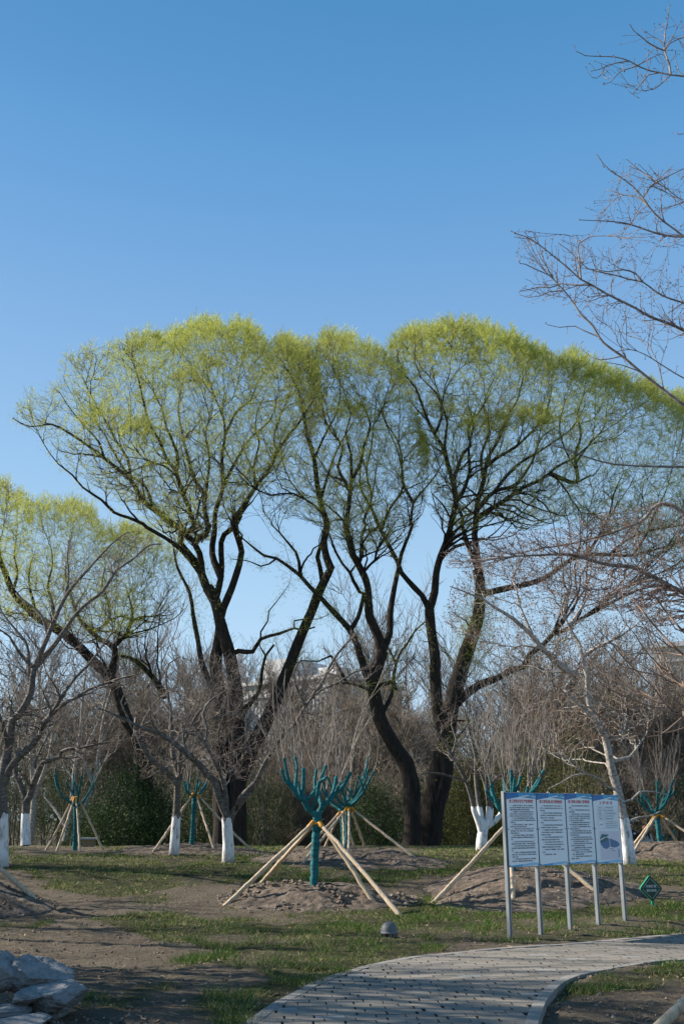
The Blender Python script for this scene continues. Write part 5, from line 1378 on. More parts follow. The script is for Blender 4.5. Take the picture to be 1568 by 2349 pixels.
# ------------------------------------------------------------------ evergreen shrubs and bamboo behind the lawn
def shrub(label, x0, x1, ytop, ybot, Y, seed, mat='evergreen', n=11000, leaf=(.05, .11), depth=1.6, name='evergreen_shrub', cat='shrub', aspect=.42, ragged=.28, droop=0.0):
    rng = np.random.default_rng(seed)
    q = px('D', [(x0, ytop), (x1, ybot)])
    a = at(q[0][0], q[0][1], Y); c = at(q[1][0], q[1][1], Y)
    cx = (a[0] + c[0]) / 2; zb = gz(cx, Y) - .05; H = a[2] - zb; W = (c[0] - a[0]) / 2
    root = thing(name, label, cat, (cx, Y, zb), 'evergreens and bamboo behind the lawn')
    # stems
    b = Buf(); L_ = []
    for i in range(14):
        an = rng.uniform(0, 6.28); e = np.array([cx + math.cos(an) * W * rng.uniform(.2, .8), Y + math.sin(an) * depth * rng.uniform(.2, .8), zb + H * rng.uniform(.6, .95)])
        s = np.array([cx + rng.normal(0, W * .15), Y + rng.normal(0, .2), zb]); u = np.linspace(0, 1, 8)[:, None]
        L_.append((s + (e - s) * u + np.array([0, 0, .3]) * np.sin(u * 3.14) * H * .2 + rng.normal(0, .04, (8, 3)), np.linspace(.035, .012, 8)))
    tube_lines(b, L_, 5); b.build('stems', M['wood_twig'], root)
    # sprays of leaves gathered in clumps on an uneven outline
    m = 260
    d = norm(rng.normal(0, 1, (m, 3)) + [0, 0, .35]); d[:, 2] = np.abs(d[:, 2]) * 1.0 - .12
    lump = np.array([mnoise.noise(Vector((v[0] * 1.8 + seed, v[1] * 1.8, v[2] * 1.8))) for v in d])
    rr = (rng.uniform(.45, 1.0, m) ** .6) * (1 + ragged * 1.6 * lump)
    C = np.stack([cx + d[:, 0] * W * rr, Y + d[:, 1] * depth * rr, zb + np.maximum(.08, .25 + d[:, 2] * .78 * rr) * H], 1)
    low = rng.random(m) < .25; C[low, 2] = zb + rng.uniform(.05, .4, low.sum()) * H
    k = rng.integers(0, m, n)
    sp = np.array([.24, .24, .20]) * (H / 3.0 + .4)
    p = C[k] + rng.normal(0, 1, (n, 3)) * sp * rng.uniform(.6, 1.2, (m, 1))[k]
    p[:, 2] = np.maximum(p[:, 2], zb + .02)
    L = rng.uniform(*leaf, n); Wd = L * aspect * rng.uniform(.7, 1.2, n)
    dd = norm(rng.normal(0, 1, (n, 3)) + [0, 0, .3 - droop]); s = norm(np.cross(dd, rng.normal(0, 1, (n, 3))))
    V = np.stack([p - dd * (L / 2)[:, None], p + s * (Wd / 2)[:, None], p + dd * (L / 2)[:, None], p - s * (Wd / 2)[:, None]], 1).reshape(-1, 3)
    tone = rng.normal(.45, .16, m)[k] + rng.normal(0, .14, n)
    make_mesh('foliage', V, [np.arange(4 * n).reshape(n, 4)], M[mat], root, False, np.clip(tone, 0, 1))

shrub('broad glossy evergreen shrub filling the gap between the second and third whitewashed trunks', 195, 400, 1765, 1942, 38.5, 201, n=42000, depth=1.5, leaf=(.05, .10))
shrub('tall shadowy evergreen at the left edge behind the first whitewashed trees', -60, 130, 1590, 1942, 41, 202, n=20000, depth=2, leaf=(.06, .12), aspect=.2)
shrub('dark upright evergreen directly behind the second whitewashed tree from the left', 95, 225, 1700, 1942, 42.5, 212, n=12000, depth=1.6, leaf=(.06, .12), aspect=.22)
shrub('dim evergreen mass behind the third whitewashed tree, left of the big willow base', 385, 510, 1770, 1945, 41, 203, n=12000, depth=1.5)
shrub('bristly conifer-like shrub just right of the big left willow base', 540, 668, 1755, 1942, 38.5, 204, n=16000, leaf=(.05, .12), aspect=.16, depth=1.3)
shrub('dark rounded evergreen between the wrapped trees and the twin-based willow', 785, 915, 1765, 1942, 39.5, 206, n=14000, depth=1.5)
shrub('deep shaded evergreen seen through the V of the twin willow bases', 905, 1035, 1775, 1945, 41, 207, n=10000, depth=1.4)
shrub('olive bamboo clump right of the twin willow bases, lit from the left', 1018, 1150, 1700, 1948, 38.5, 208, 'bamboo', n=20000, leaf=(.08, .17), aspect=.2, name='bamboo_clump', cat='bamboo', droop=.7, depth=1.2)
shrub('shorter olive bamboo behind the many-stemmed whitewashed tree', 1110, 1260, 1715, 1945, 40.5, 209, 'bamboo', n=16000, leaf=(.08, .16), aspect=.2, name='bamboo_clump', cat='bamboo', droop=.6, depth=1.4)
shrub('olive thicket of bamboo above the right half of the notice board', 1230, 1400, 1660, 1945, 43, 210, 'bamboo', n=15000, leaf=(.07, .15), aspect=.2, name='bamboo_clump', cat='bamboo', droop=.5, depth=1.6)
shrub('dark evergreen at the right edge behind the two people', 1440, 1640, 1770, 1945, 46, 211, n=12000, depth=1.6)

# ------------------------------------------------------------------ bare wood beyond: one brown mass of twigs
def brush_tree(rng, H, dens=1.0, up=1.0, spread=.42):
    l = []
    lean = rng.normal(0, .06, 2)
    n = 9; u = np.linspace(0, 1, n)[:, None]
    nt = rng.integers(1, 4)
    trunks = []
    for t in range(nt):
        e = np.array([lean[0] * H + rng.normal(0, .14) * H, lean[1] * H + rng.normal(0, .14) * H, H * rng.uniform(.75, 1)])
        P = e * u * np.array([1, 1, 1]) + rng.normal(0, .012 * H, (n, 3)) * u
        trunks.append((P, np.linspace(.010, .0025, n) * H * rng.uniform(.8, 1.3)))
    lev = trunks; tw = []
    for cnt, ls, r0, r1, k in ((15, .34, .0042, .0016, 7), (10, .17, .0020, .0010, 5), (8, .09, .0012, .0007, 4)):
        nxt = []
        for P, R_ in lev:
            for _ in range(max(2, int(cnt * dens * rng.uniform(.7, 1.3)))):
                f = rng.uniform(.18 if cnt == 13 else .1, 1) * (len(P) - 1); i = min(int(f), len(P) - 2)
                s = P[i] + (P[i + 1] - P[i]) * (f - i); d = norm(P[i + 1] - P[i])
                o = norm(rng.normal(0, 1, 3) * [1, 1, .5])
                d2 = norm(d * .75 + o * rng.uniform(.6, 1.3) + [0, 0, .22 * up]); L = ls * H * rng.uniform(.5, 1.2)
                v = np.linspace(0, 1, k)[:, None]
                Q = s + d2 * L * v + np.array([0, 0, .16 * up]) * L * v * v + rng.normal(0, .03 * L, (k, 3)) * v
                nxt.append((Q, np.linspace(r0, r1, k) * H))
        tw.append(nxt); lev = nxt
    return trunks, tw

def tree_arrays(rng, H, dens, **kw):
    tr, tw = brush_tree(rng, H, dens, **kw)
    b = Buf(); tube_lines(b, tr, 6); tube_lines(b, tw[0], 4); tube_lines(b, tw[1], 3); tube_lines(b, tw[2], 3)
    return np.vstack(b.V), np.vstack(b.Q)

def build_wood():
    rng = np.random.default_rng(301)
    protos = [tree_arrays(rng, 1.0, d) for d in (1.0, .9, .8, .95, .85)]
    b = Buf()
    def put(x, y, h, w=1.0):
        V, Q = protos[rng.integers(0, len(protos))]
        W = V @ rotz(rng.uniform(0, 6.28)).T * [h * w, h * w, h] + [x, y, gz(x, y) - .05]
        b.add(W, Q)
    for i in range(64):   # main belt
        y = rng.uniform(49, 64); x = rng.uniform(-.37, .40) * y
        put(x, y, rng.uniform(5.5, 8.2) * (1.15 if x > 8 else (.95 if x > -2 else 1.1)), 1.15)
    for i in range(14):   # brush filling the gap behind the middle wrapped trees
        y = rng.uniform(40.5, 43.5); put(rng.uniform(-.085, -.005) * y, y, rng.uniform(2.0, 3.4), 1.3)
    for i in range(56):   # low brush in front
        y = rng.uniform(44, 49); x = rng.uniform(-.37, .40) * y
        put(x, y, rng.uniform(2.6, 4.4), 1.3)
    for fx, y, h in ((-.13, 72, 13), (-.06, 66, 11), (-.03, 72, 12), (.01, 66, 11), (-.15, 62, 11), (-.09, 64, 10), (-.045, 62, 10), (-.12, 67, 11), (-.2, 64, 11), (.03, 63, 10), (.14, 64, 11), (.25, 64, 11), (.3, 66, 12), (.34, 63, 11), (.04, 66, 14.5), (.075, 68, 15), (.10, 70, 13), (-.17, 66, 14), (-.22, 64, 13), (-.10, 70, 12), (.2, 66, 12), (-.3, 66, 13)):
        put(fx * y, y, h, .7)
    o = make_mesh('bare_woodland', np.vstack(b.V), [np.vstack(b.Q)], M['wood_twig'])
    tag(kind(o, 'stuff'), 'brown leafless woodland and brush closing the view behind the lawn', 'woodland')
    # trees standing out of view at the left; their bare crowns stripe the path and soil with shadow
    def thin_tree(dens):
        tr, tw = brush_tree(rng, 1.0, dens); bb = Buf(); tube_lines(bb, tr, 6); tube_lines(bb, [(h, r * 1.25) for h, r in tw[0]], 4); tube_lines(bb, [(h, r * 1.3) for h, r in tw[1]], 3)
        return np.vstack(bb.V), np.vstack(bb.Q)
    V, Q = thin_tree(.62); V2, Q2 = thin_tree(.9)
    src = []
    for k, (v, q) in enumerate(((V, Q), (V2, Q2))):
        me = make_mesh('crown', v, [q], M['wood_twig']); src.append(me)
    first = [True, True]
    for i, (x, y, h, w, k) in enumerate(OFF_TREES):
        r = thing('bare_tree', 'leafless tree standing outside the left edge of the view', 'bare tree', (x, y, gz(x, y) - .05), 'trees outside the left edge')
        if first[k]: c = src[k]; first[k] = False
        else: c = src[k].copy(); COL.objects.link(c)
        c.parent = r; c.location = (0, 0, 0); c.rotation_euler = (0, 0, i * 1.7); c.scale = (h * w, h * w, h)
OFF_TREES = [(-8.8, 11.4, 7.5, .8, 1), (-10.2, 13.8, 10.5, .75, 0), (-13.0, 14.6, 12.5, .8, 0), (-11.6, 12.4, 10, .8, 1), (-14.5, 17.2, 12, .8, 0), (-15.5, 20.5, 9, .9, 0), (-17.5, 26.5, 9, 1.0, 1), (-22, 31, 11, 1.0, 1), (-6.8, 9.6, 4.8, .9, 1), (-8.2, 10.3, 5.8, .9, 1), (-9.8, 11.6, 7.2, .9, 0)]
build_wood()

# pale-barked bare trees deep at the left
def pale_trees():
    for lab, pts, seed, cr in (
        ('pale-barked bare tree at left, trunk rising behind the far-left wrapped tree', [[(150, 1930), (165, 1850), (172, 1760), (185, 1680), (190, 1600), (200, 1520)], [(172, 1760), (205, 1700), (232, 1640), (250, 1560)], [(150, 1900), (128, 1860), (95, 1820)]], 401, [(110, 1760), (120, 1620), (160, 1500), (240, 1480), (290, 1560), (270, 1680), (220, 1760)]),
        ('pale-barked bare tree leaning right from behind the far-left pole brace', [[(165, 1930), (185, 1880), (215, 1800), (228, 1720), (240, 1640), (262, 1560), (275, 1490)], [(228, 1720), (255, 1660), (290, 1610)], [(215, 1800), (190, 1740), (170, 1660)]], 402, [(170, 1720), (190, 1580), (230, 1480), (300, 1460), (340, 1560), (310, 1680), (250, 1740)]),
        ('pale-barked bare tree close to the left edge behind the evergreens', [[(70, 1930), (78, 1830), (72, 1720), (90, 1620), (85, 1520)], [(72, 1720), (50, 1640), (30, 1560)], [(78, 1830), (110, 1740), (125, 1650)]], 403, [(10, 1720), (10, 1560), (60, 1470), (130, 1500), (150, 1640), (110, 1740)])):
        lm = [(px('D', p), .14 if i == 0 else .08, .03, 0.0 if i == 0 else RNG.uniform(-1, 1)) for i, p in enumerate(pts)]
        bare_tree('bare_tree', lab, 'bare tree', lm, 39.5, px('D', cr), 1.5, seed, 30, 180, 700, bark='pale_bark', twig='cherry_twig', group='pale-barked trees at the left', jit=.3)
pale_trees()

# ------------------------------------------------------------------ far buildings
M['render_wall'] = mottled('render_wall', [(.35, (.42, .42, .42)), (.7, (.50, .50, .50))], .35, .9, 0)
M['beige_wall'] = mottled('beige_wall', [(.35, (.42, .37, .31)), (.7, (.52, .46, .40))], .3, .9, 0)
M['window_glass'] = plain('window_glass', (.26, .30, .33), .2)
M['teal_glass'] = plain('teal_glass', (.10, .22, .25), .2)
M['trim'] = plain('trim', (.52, .52, .52), .8)
def building(label, x0, x1, ytop, Y, depth, mat, rows, cols, extra=None, turn=0.0):
    q = px('D', [(x0, ytop), (x1, ytop)])
    a = at(*q[0], Y); c = at(*q[1], Y); zb = -.3; H = a[2] - zb; W = c[0] - a[0]; cx = (a[0] + c[0]) / 2
    root = thing('building', label, 'building', (cx, Y, zb))
    b = Buf(); b.box((cx, Y + depth / 2, zb + H / 2), (W, depth, H)); b.build('walls', M[mat], root, False)
    b = Buf(); b.box((cx, Y + depth / 2, zb + H + .25), (W + .8, depth + .8, .5)); b.box((cx, Y - .1, zb + H - 1.6), (W + .1, .2, .22)); b.build('parapet', M['trim'], root, False)
    for r in range(rows):
        for k in range(cols):
            wx = cx + ((k + .5) / cols - .5) * W; wz = zb + H - 3.2 - r * 3.3
            if wz < 2: continue
            f = Buf(); ww = W / cols * .55; hh = 1.7
            for s in (-1, 1):
                f.box((wx + s * ww / 2, Y - .03, wz), (.12, .10, hh)); f.box((wx, Y - .03, wz + s * (hh / 2 + .06)), (ww + .12, .10, .12))
            fr = f.build('window', M['trim'], root, False)
            g = Buf(); g.box((wx, Y - .004, wz), (ww - .12, .03, hh)); g.build('pane', M['window_glass'], fr, False)
    if extra: extra(root, cx, zb, H, W, Y)
    root.rotation_euler = (0, 0, turn)
    return root
def ext1(root, cx, zb, H, W, Y):
    b = Buf()
    b.box((cx - W * .22, Y + 6, zb + H + 2.0), (W * .3, 8, 3.0)); b.box((cx + W * .3, Y + 5, zb + H + 1.2), (3, 3, 1.6)); b.build('roof_house', M['trim'], root, False)
building('long pale office building glimpsed behind the left willow trunks', 520, 780, 1566, 128, 16, 'render_wall', 4, 12, ext1, rad(-38))
def ext2(root, cx, zb, H, W, Y):
    for k, (w, h) in enumerate(((.62, 2.2), (.44, 1.8), (.28, 1.6))):
        b = Buf(); z0 = zb + H + .5 + sum((2.2, 1.8, 1.6)[:k]); b.box((cx + W * .2, Y + 6, z0 + h / 2), (W * w * .8, W * w * .8, h)); b.build('tower_tier', M['render_wall'], root, False)
    zt = zb + H + .5 + 5.6
    t = np.linspace(0, math.pi / 2, 8); prof = [(W * .12 * math.cos(a), zt + W * .12 * math.sin(a)) for a in t]
    n = 20; an = np.linspace(0, 2 * np.pi, n, endpoint=False)
    V = np.array([[cx + W * .2 + r * math.cos(x), Y + 6 + r * math.sin(x), z] for r, z in prof for x in an]); Q = [[i * n + j, i * n + (j + 1) % n, (i + 1) * n + (j + 1) % n, (i + 1) * n + j] for i in range(7) for j in range(n)]
    b = Buf(); b.add(V, Q); b.build('dome', M['trim'], root)
building('pale building with a stepped domed tower, half hidden left of the big willow', 415, 500, 1590, 134, 14, 'render_wall', 3, 4, ext2, rad(-38))
building('beige building with teal windows at the right edge, behind the reddish wands', 1500, 1690, 1480, 112, 14, 'beige_wall', 4, 6, None, rad(-25))

# ------------------------------------------------------------------ rocks in the lower left corner
def rock(label, x0, x1, y0, y1, Y, depth, seed, tilt=0.0, flat_=1.0, cuts=11, strata=.03, name='rock'):
    q = px('B', [(x0, y0), (x1, y1)])
    yc = (q[0][1] + q[1][1]) / 2; a = at(q[0][0], yc, Y); c = at(q[1][0], yc, Y)
    W = (c[0] - a[0]) / 2; H = (at(q[0][0], q[0][1], Y)[2] - at(q[0][0], q[1][1], Y)[2]) / 2; C = (a + c) / 2
    bm = bmesh.new(); bmesh.ops.create_icosphere(bm, subdivisions=6, radius=1)
    V = np.array([v.co[:] for v in bm.verts]); F_ = np.array([[v.index for v in f.verts] for f in bm.faces]); bm.free()
    r = np.random.default_rng(seed)
    for _ in range(cuts):
        n = norm(r.normal(0, 1, 3)); d = r.uniform(.55, .86)
        s = V @ n; k = s > d; V[k] -= np.outer(s[k] - d, n) * .93
    V = V / np.abs(V).max(0)
    o = r.uniform(0, 50, 3)
    def fr(p, f): return mnoise.fractal(Vector(p * f + o), 1.0, 2.0, 5)
    D_ = np.array([.11 * fr(p, 1.3) + .05 * fr(p, 4) + .022 * fr(p, 11) - .05 * max(0, mnoise.ridged_multi_fractal(Vector((p[0] * 1.1 + o[0], p[1] * 1.1, p[2] * 3.2 + p[0] * .8)), 1.0, 2.0, 4, 1.0, 2.0) - 1.1) for p in V])
    st = np.array([strata * (mnoise.noise(Vector((p[0] * .7 + o[1], p[1] * .7, p[2] * 7 + p[0] * 1.5))) ) for p in V])
    V = V * (1 + D_ + st)[:, None]
    V[:, 2] += tilt * V[:, 0] * .4
    V = V * [W * 1.04, depth, H * 1.04]
    R_ = rotz(r.uniform(-.25, .25)); V = V @ R_.T + C
    root = thing(name, label, 'rock', (C[0], C[1], C[2] - H), 'garden rocks heaped in the lower left corner')
    make_mesh('boulder', V, [F_], M['rock'], root)
rock('long pale rock lying on top of the heap, reaching furthest right at its level', 60, 1045, 235, 860, 9.15, .34, 501, -.2)
rock('rounded pale rock cut by the left photo edge, beside the long one', -330, 290, 165, 850, 9.0, .34, 502)
rock('darker blue-grey rock under the long pale one, at the right end of the heap', 340, 1235, 560, 1200, 8.95, .34, 503, cuts=13)
rock('small angular rock wedged beneath the long pale rock', 150, 625, 735, 985, 8.72, .18, 504, cuts=13)
rock('banded dark rock at the left edge below the wedged one', -300, 425, 955, 1190, 8.6, .24, 505, strata=.09)
rock('broad flat rock at the bottom left corner of the photo', -300, 760, 1125, 1400, 8.25, .30, 506)
# ------------------------------------------------------------------ text helper
def text_mesh(body, size, w=None, align='LEFT', line=1.0, res=1, bold=0.0):
    c = bpy.data.curves.new('txt', 'FONT'); c.body = body; c.size = size; c.align_x = align; c.align_y = 'TOP'; c.space_line = line
    c.resolution_u = res; c.fill_mode = 'FRONT'; c.offset = bold
    o = bpy.data.objects.new('txt', c); COL.objects.link(o)
    dg = bpy.context.evaluated_depsgraph_get(); me = bpy.data.meshes.new_from_object(o.evaluated_get(dg))
    V = np.array([v.co[:] for v in me.vertices]).reshape(-1, 3)
    T = []
    me.calc_loop_triangles()
    for t in me.loop_triangles: T.append(t.vertices[:])
    bpy.data.objects.remove(o); bpy.data.curves.remove(c); bpy.data.meshes.remove(me)
    if w and len(V):
        V[:, 0] *= w / (V[:, 0].max() - V[:, 0].min())
    return V, np.array(T, int)

M['board'] = plain('board', (.80, .85, .87), .45)
M['board_blue'] = plain('board_blue', (.003, .155, .42), .35)
M['board_cyan'] = plain('board_cyan', (.006, .36, .66), .35)
M['board_sky'] = plain('board_sky', (.28, .55, .78), .35)
M['board_white'] = plain('board_white', (.80, .84, .88), .4)
M['ink'] = plain('ink', (.018, .022, .04), .6)
M['red_ink'] = plain('red_ink', (.55, .012, .02), .5)
M['map_paper'] = plain('map_paper', (.70, .66, .72), .5)
M['map_lake'] = plain('map_lake', (.11, .19, .34), .5)
M['map_green'] = plain('map_green', (.055, .19, .17), .5)
M['bolt'] = plain('bolt', (.03, .03, .035), .5, .6)
M['frame_dark'] = plain('frame_dark', (.20, .22, .24), .45, .5)

P1 = """一、认真贯彻执行“安全第一、预防为主、综合治理”的
方针,成立安全生产管理领导小组,建立健全安全生产责任制度,
定期组织安全检查,排除施工现场存在的安全隐患。
二、认真做好新工人入场教育和换季换岗及特殊工种教育
凡未进入场教育考试、登记注册者不得进入施工现场作业,定
期对施工人员进行安全生产教育,做好班前安全生产教育。
三、进入施工现场必须佩戴合格的安全帽,严禁穿拖鞋或赤
脚、赤背进入施工现场,施工现场严禁吸烟,现场明火作业必须
持有用火证。
四、全面签订总分包安全生产、文明施工、临时用电、设
备保护协议,安全技术交底签认手续齐全。
五、严禁酒后上岗作业,严禁在施工现场内追逐、打闹,严
禁攀登起重臂、绳索、脚手架、井字架、龙门架和运料的吊
篮吊盘及吊装物上下。
六、现场使用机械、临电要有设计方案,技术交底要详细
验收手续要齐全,重要设备设专人管理,维修设备必须拉闸、断
电。
七、特种作业人员必须持证上岗,持证上岗率达到100%,严
禁触摸非本人操作的设备、电闸阀门、开关等,杜绝违章作业。
八、作业中严格执行安全技术交底,分部分项工程,周安全
防护措施,施工现场临边的交通路段必须有安全可靠的防护措
施。
九、大型机械、安全装置要有设计方案和详细的交底,验收
手续齐全,司机、信号工必须持证上岗,严禁违章作业,服从信号
工的统一指挥。
十、现场防护设施必须齐全有效,临时孔洞、作业面要盖板
等,标准防护,严禁擅自拆改现场各种安全防护设施。"""
P2 = """一、严格执行国家及地方有关法律、规定、实行治安、防
火责任制。项目经理全面负责本工地治安保卫防火工作。设专
人进行检查。
二、所有施工人员必须遵纪守法,遵守国家的各种防火规
定,做到预防为主,防消结合,制定相应的治安、消防方案和
预案,建立治保会、义务消防队组织。
三、经常对职工进行防火宣传教育,做到人人、时时、处
处防火。
四、施工现场保持道路畅通,材料按规定堆放,随时清理,
现场要指定专门管理,制定严密的防火措施。
五、现场配备相应齐全有效设施和消防器材,消防器材周
围3M之内不准堆放他用。重点部位、易燃易爆物品要有针对
性的存放,使用安全措施。
六、施工现场严禁吸烟,动用明火需经有关部门负责人严
格审批后并设专人看火,备齐消防器材方可作业。
七、对进出工地的所有人员,未经许可不得进入工地。
八、电气焊工必须持证上岗,开据用火证,配备看火人员,
消防器材,电气焊作业必须进行防火安全书面交底。
九、加强治安防范,严禁赌博酗酒、打架斗殴、偷窃等违
法行为。
十、报警电话:火警119、匪警110。"""
P3 = """一、项目在施工前必须制定文明安全工地的管理目标,确
保达标。
二、保持大门、围墙等临时设施外观整洁,各种标牌正确
规范,悬挂规范。
三、搞建工地现场文明施工、安全生产领导小组,认真落
实工地现场每个施工单位的施工组织设计,科学合理地进行安
排,使整个工地现场布置统一、规范,具体以图表、文字形式
统一落实各个施工单位,必须落实到位。
四、临时用房搭设整齐,安置规范,各类用房分布齐全,工
作办公室保持整洁,各项管理制度及有关资料及时上墙。
五、施工现场食堂、浴室等辅助生活设置齐全,安全卫生,
整洁,生活区保持整洁卫生。
六、施工现场材料分类堆放整齐,做到品种分清、规格清
楚,每天做到施工完料尽场地清,现场必须做到道路通畅和安全
的文明施工等情况标准。
七、定期召开文明施工管理会议,查出的文明施工问题进
行分析,对存在的问题及时采取有力措施,并责成相关人员整改。
八、各种记录及时并做好档案收集、修订工作。
九、加强安全教育和培训,加强文明卫生工作的长效管理,
划分责任包干区,配备相应的卫生设施。
十、加强重要部位要有针对性的警示标、牌齐全,机械安
全防护设施齐全,杜绝火灾、爆炸、中毒事故的发生。
十一、严禁在楼梯、休息平台、阳台、马道处堆放材料,
设备、成品和相应的保护措施。
十二、严禁在施工现场随地便溺,现场应保洁齐全,施工
需用水、应有责任人。"""
P4 = """    本工程为玉渊潭公园绿化景观提升工程,位于北京市海淀
区玉渊潭公园内,主要包括栽植乔木、栽花草等。
    本工程栽植乔木、灌木、花卉草坪、养护管理等相关内容
绿地养护施工及绿地养护范围内的施工内容。"""

def notice_board():
    A_ = np.array([2.305, 14.7, 0]); B_ = np.array([4.33, 16.32, 0])
    e = norm(B_ - A_); nrm = np.array([e[1], -e[0], 0]); Ltot = np.linalg.norm(B_ - A_)
    up = np.array([0, 0, 1.0])
    Rm = np.stack([e, nrm * -1, up], 1)   # local x along the board, y away from the viewer, z up
    def loc(u, d, z): return A_ + e * u - nrm * d + up * z
    root = thing('notice_board', 'four-panel construction notice board on five grey metal posts, Chinese rules in small print', 'notice board', (A_[0], A_[1], gz(*A_[:2])))
    z0, z1 = .925, 1.93; n = 4; pw = Ltot / n
    # posts: C channels standing behind the panels
    for k in range(5):
        b = Buf(); u = k * pw + (.0 if k else .012); zg = gz(*loc(u, .04, 0)[:2]) - .15
        zt = 1.945 if k in (0, 4) else 1.90
        H = zt - zg; c = (zt + zg) / 2
        b.box(loc(u, .052, c), (.052, .006, H), Rm); b.box(loc(u - .026, .028, c), (.005, .050, H), Rm); b.box(loc(u + .026, .028, c), (.005, .050, H), Rm)
        b.box(loc(u - .015, .0035, c), (.018, .004, H), Rm); b.box(loc(u + .015, .0035, c), (.018, .004, H), Rm)
        p_ = b.build('post', M['galv'], root, False)
    b = Buf()
    for z in (z0 + .03, (z0 + z1) / 2, z1 - .03): b.box(loc(Ltot / 2, .072, z), (Ltot - .06, .03, .03), Rm)
    b.build('rail', M['galv'], root, False)
    titles = ['施工现场安全生产管理制度', '施工现场消防保卫管理制度', '施工现场文明施工管理制度', '工 程 概 况']
    bodies = [P1, P2, P3, None]
    for k in range(n):
        u0 = k * pw + .010; W = pw - .014; dz = (.0, .0, .006, -.004)[k]; H = z1 - z0; zt = z1 + dz
        b = Buf(); b.box(loc(u0 + W / 2, -.008, zt - H / 2), (W, .014, H), Rm)
        panel = b.build('panel', M['board'], root, False)
        fb = Buf()
        for s in (0, 1):
            fb.box(loc(u0 + s * W, -.009, zt - H / 2), (.005, .020, H + .005), Rm); fb.box(loc(u0 + W / 2, -.009, zt - s * H), (W - .005, .020, .006), Rm)
        fb.build('edge_frame', M['frame_dark'], panel, False)
        def pl(pts, lift):   # panel coordinates: x 0..1 across, y 0..1 down
            return np.array([loc(u0 + x * W, -.016 - lift, zt - y * H) for x, y in pts])
        def sheet(name, pts, lift, mat):
            V = pl(pts, lift); return make_mesh(name, V, [np.array([[0, i, i + 1] for i in range(1, len(V) - 1)])], mat, panel, False)
        sheet('header', [(.008, .006), (.42, .006), (.42, .062), (.008, .097)], .0006, M['board_blue'])
        sheet('header', [(.42, .006), (.992, .006), (.992, .050), (.77, .022), (.42, .062)], .0006, M['board_cyan'])
        sheet('header', [(.52, .062), (.79, .036), (.992, .066), (.992, .086), (.77, .048)], .0006, M['board_sky'])
        sheet('header', [(.80, .036), (.992, .066), (.992, .084), (.80, .047)], .0010, M['board_cyan'])
        sheet('footer', [(.008, .994), (.008, .985), (.45, .968), (.45, .994)], .0006, M['board_cyan'])
        sheet('footer', [(.45, .994), (.45, .968), (.80, .950), (.992, .958), (.992, .975), (.75, .985)], .0006, M['board_sky'])
        tb = Buf()
        def put(buf, body, x, y, w, size, align='LEFT', line=1.0, bold=0.0):
            V, T = text_mesh(body, size, w * W if w else None, align, line, bold=bold)
            if not len(V): return
            u = u0 + x * W + V[:, 0]; z = zt - y * H + V[:, 1]
            buf.add(A_ + e * u[:, None] + nrm * .0172 + up * z[:, None], None, T)
        put(tb, titles[k], .5, .098, .80 if k < 3 else .52, .050, 'CENTER', bold=.0008)
        t_ = tb.build('title', M['red_ink'], panel, False)
        tb = Buf()
        if bodies[k]:
            L_ = bodies[k].split('\n'); m = len(L_); y = .170; dy = (.955 - .170) / (m + .3)
            if k == 1: dy = .0335
            fs = W * .84 / 26.5
            for ln in L_:
                ind = ln[1:2] == '、' or ln[2:3] == '、'
                ww = sum(1.0 if ord(ch) > 255 else .5 for ch in ln) * fs * .93 / W
                put(tb, ln, .105 + (.045 if ind else 0), y, min(ww, .86), fs, bold=.0003); y += dy
        else:
            x0, x1, xm = .14, .955, .37; ys = [.170, .212, .252, .292, .333, .374, .500]
            lb = Buf()
            for y in ys: V = pl([(x0, y - .0008), (x1, y - .0008), (x1, y + .0008), (x0, y + .0008)], .0008); lb.add(V, [[0, 1, 2, 3]])
            for x in (x0, xm, x1): V = pl([(x - .0015, ys[0]), (x + .0015, ys[0]), (x + .0015, ys[-1]), (x - .0015, ys[-1])], .0012); lb.add(V, [[0, 1, 2, 3]])
            lb.build('table_lines', M['ink'], panel, False)
            rows = [('工程名称', '2023年秋季绿化美化'), ('建设单位', '北京市玉渊潭公园管理处'), ('监理单位', '北京中景恒基工程管理有限公司'), ('施工单位', '北京花乡花木集团有限公司'), ('工程质量', '工程质量达到合格标准')]
            for (l, r_), y in zip(rows, ys):
                put(tb, l, .19, y + .012, .13, .020); put(tb, r_, .41, y + .012, min(.5, len(r_) * .033), .020)
            put(tb, '工程概况', .19, .43, .13, .020)
            yy = .392
            for ln in P4.split('\n'): put(tb, ln.strip(), .42 + (.03 if ln[0] == ' ' else 0), yy, .47, .016); yy += .026
            sheet('site_map', [(.17, .535), (.955, .535), (.955, .945), (.17, .945)], .0006, M['map_paper'])
            sheet('map_lake', [(.20, .675), (.30, .655), (.50, .640), (.53, .650), (.535, .760), (.40, .795), (.28, .775), (.20, .725)], .0012, M['map_lake'])
            sheet('map_lake', [(.55, .640), (.66, .655), (.86, .690), (.93, .735), (.84, .765), (.70, .775), (.56, .760)], .0012, M['map_lake'])
            sheet('map_green', [(.17, .640), (.24, .590), (.27, .570), (.33, .580), (.46, .580), (.53, .590), (.46, .610), (.30, .610), (.20, .655)], .0012, M['map_green'])
            sheet('map_green', [(.17, .680), (.22, .660), (.36, .650), (.40, .625), (.48, .630), (.50, .660), (.38, .690), (.24, .670), (.21, .690), (.20, .730)], .0018, M['map_green'])
            for q in range(9):
                put(tb, '■■■' if q % 3 else '■■', .83 + .02 * (q % 2), .795 + q * .014, .06, .010)
            put(tb, '■ ■■■', .52, .785, .14, .010); put(tb, '■ ■■■', .58, .815, .14, .010)
        tb.build('lettering', M['ink'], panel, False)
        bb = Buf()
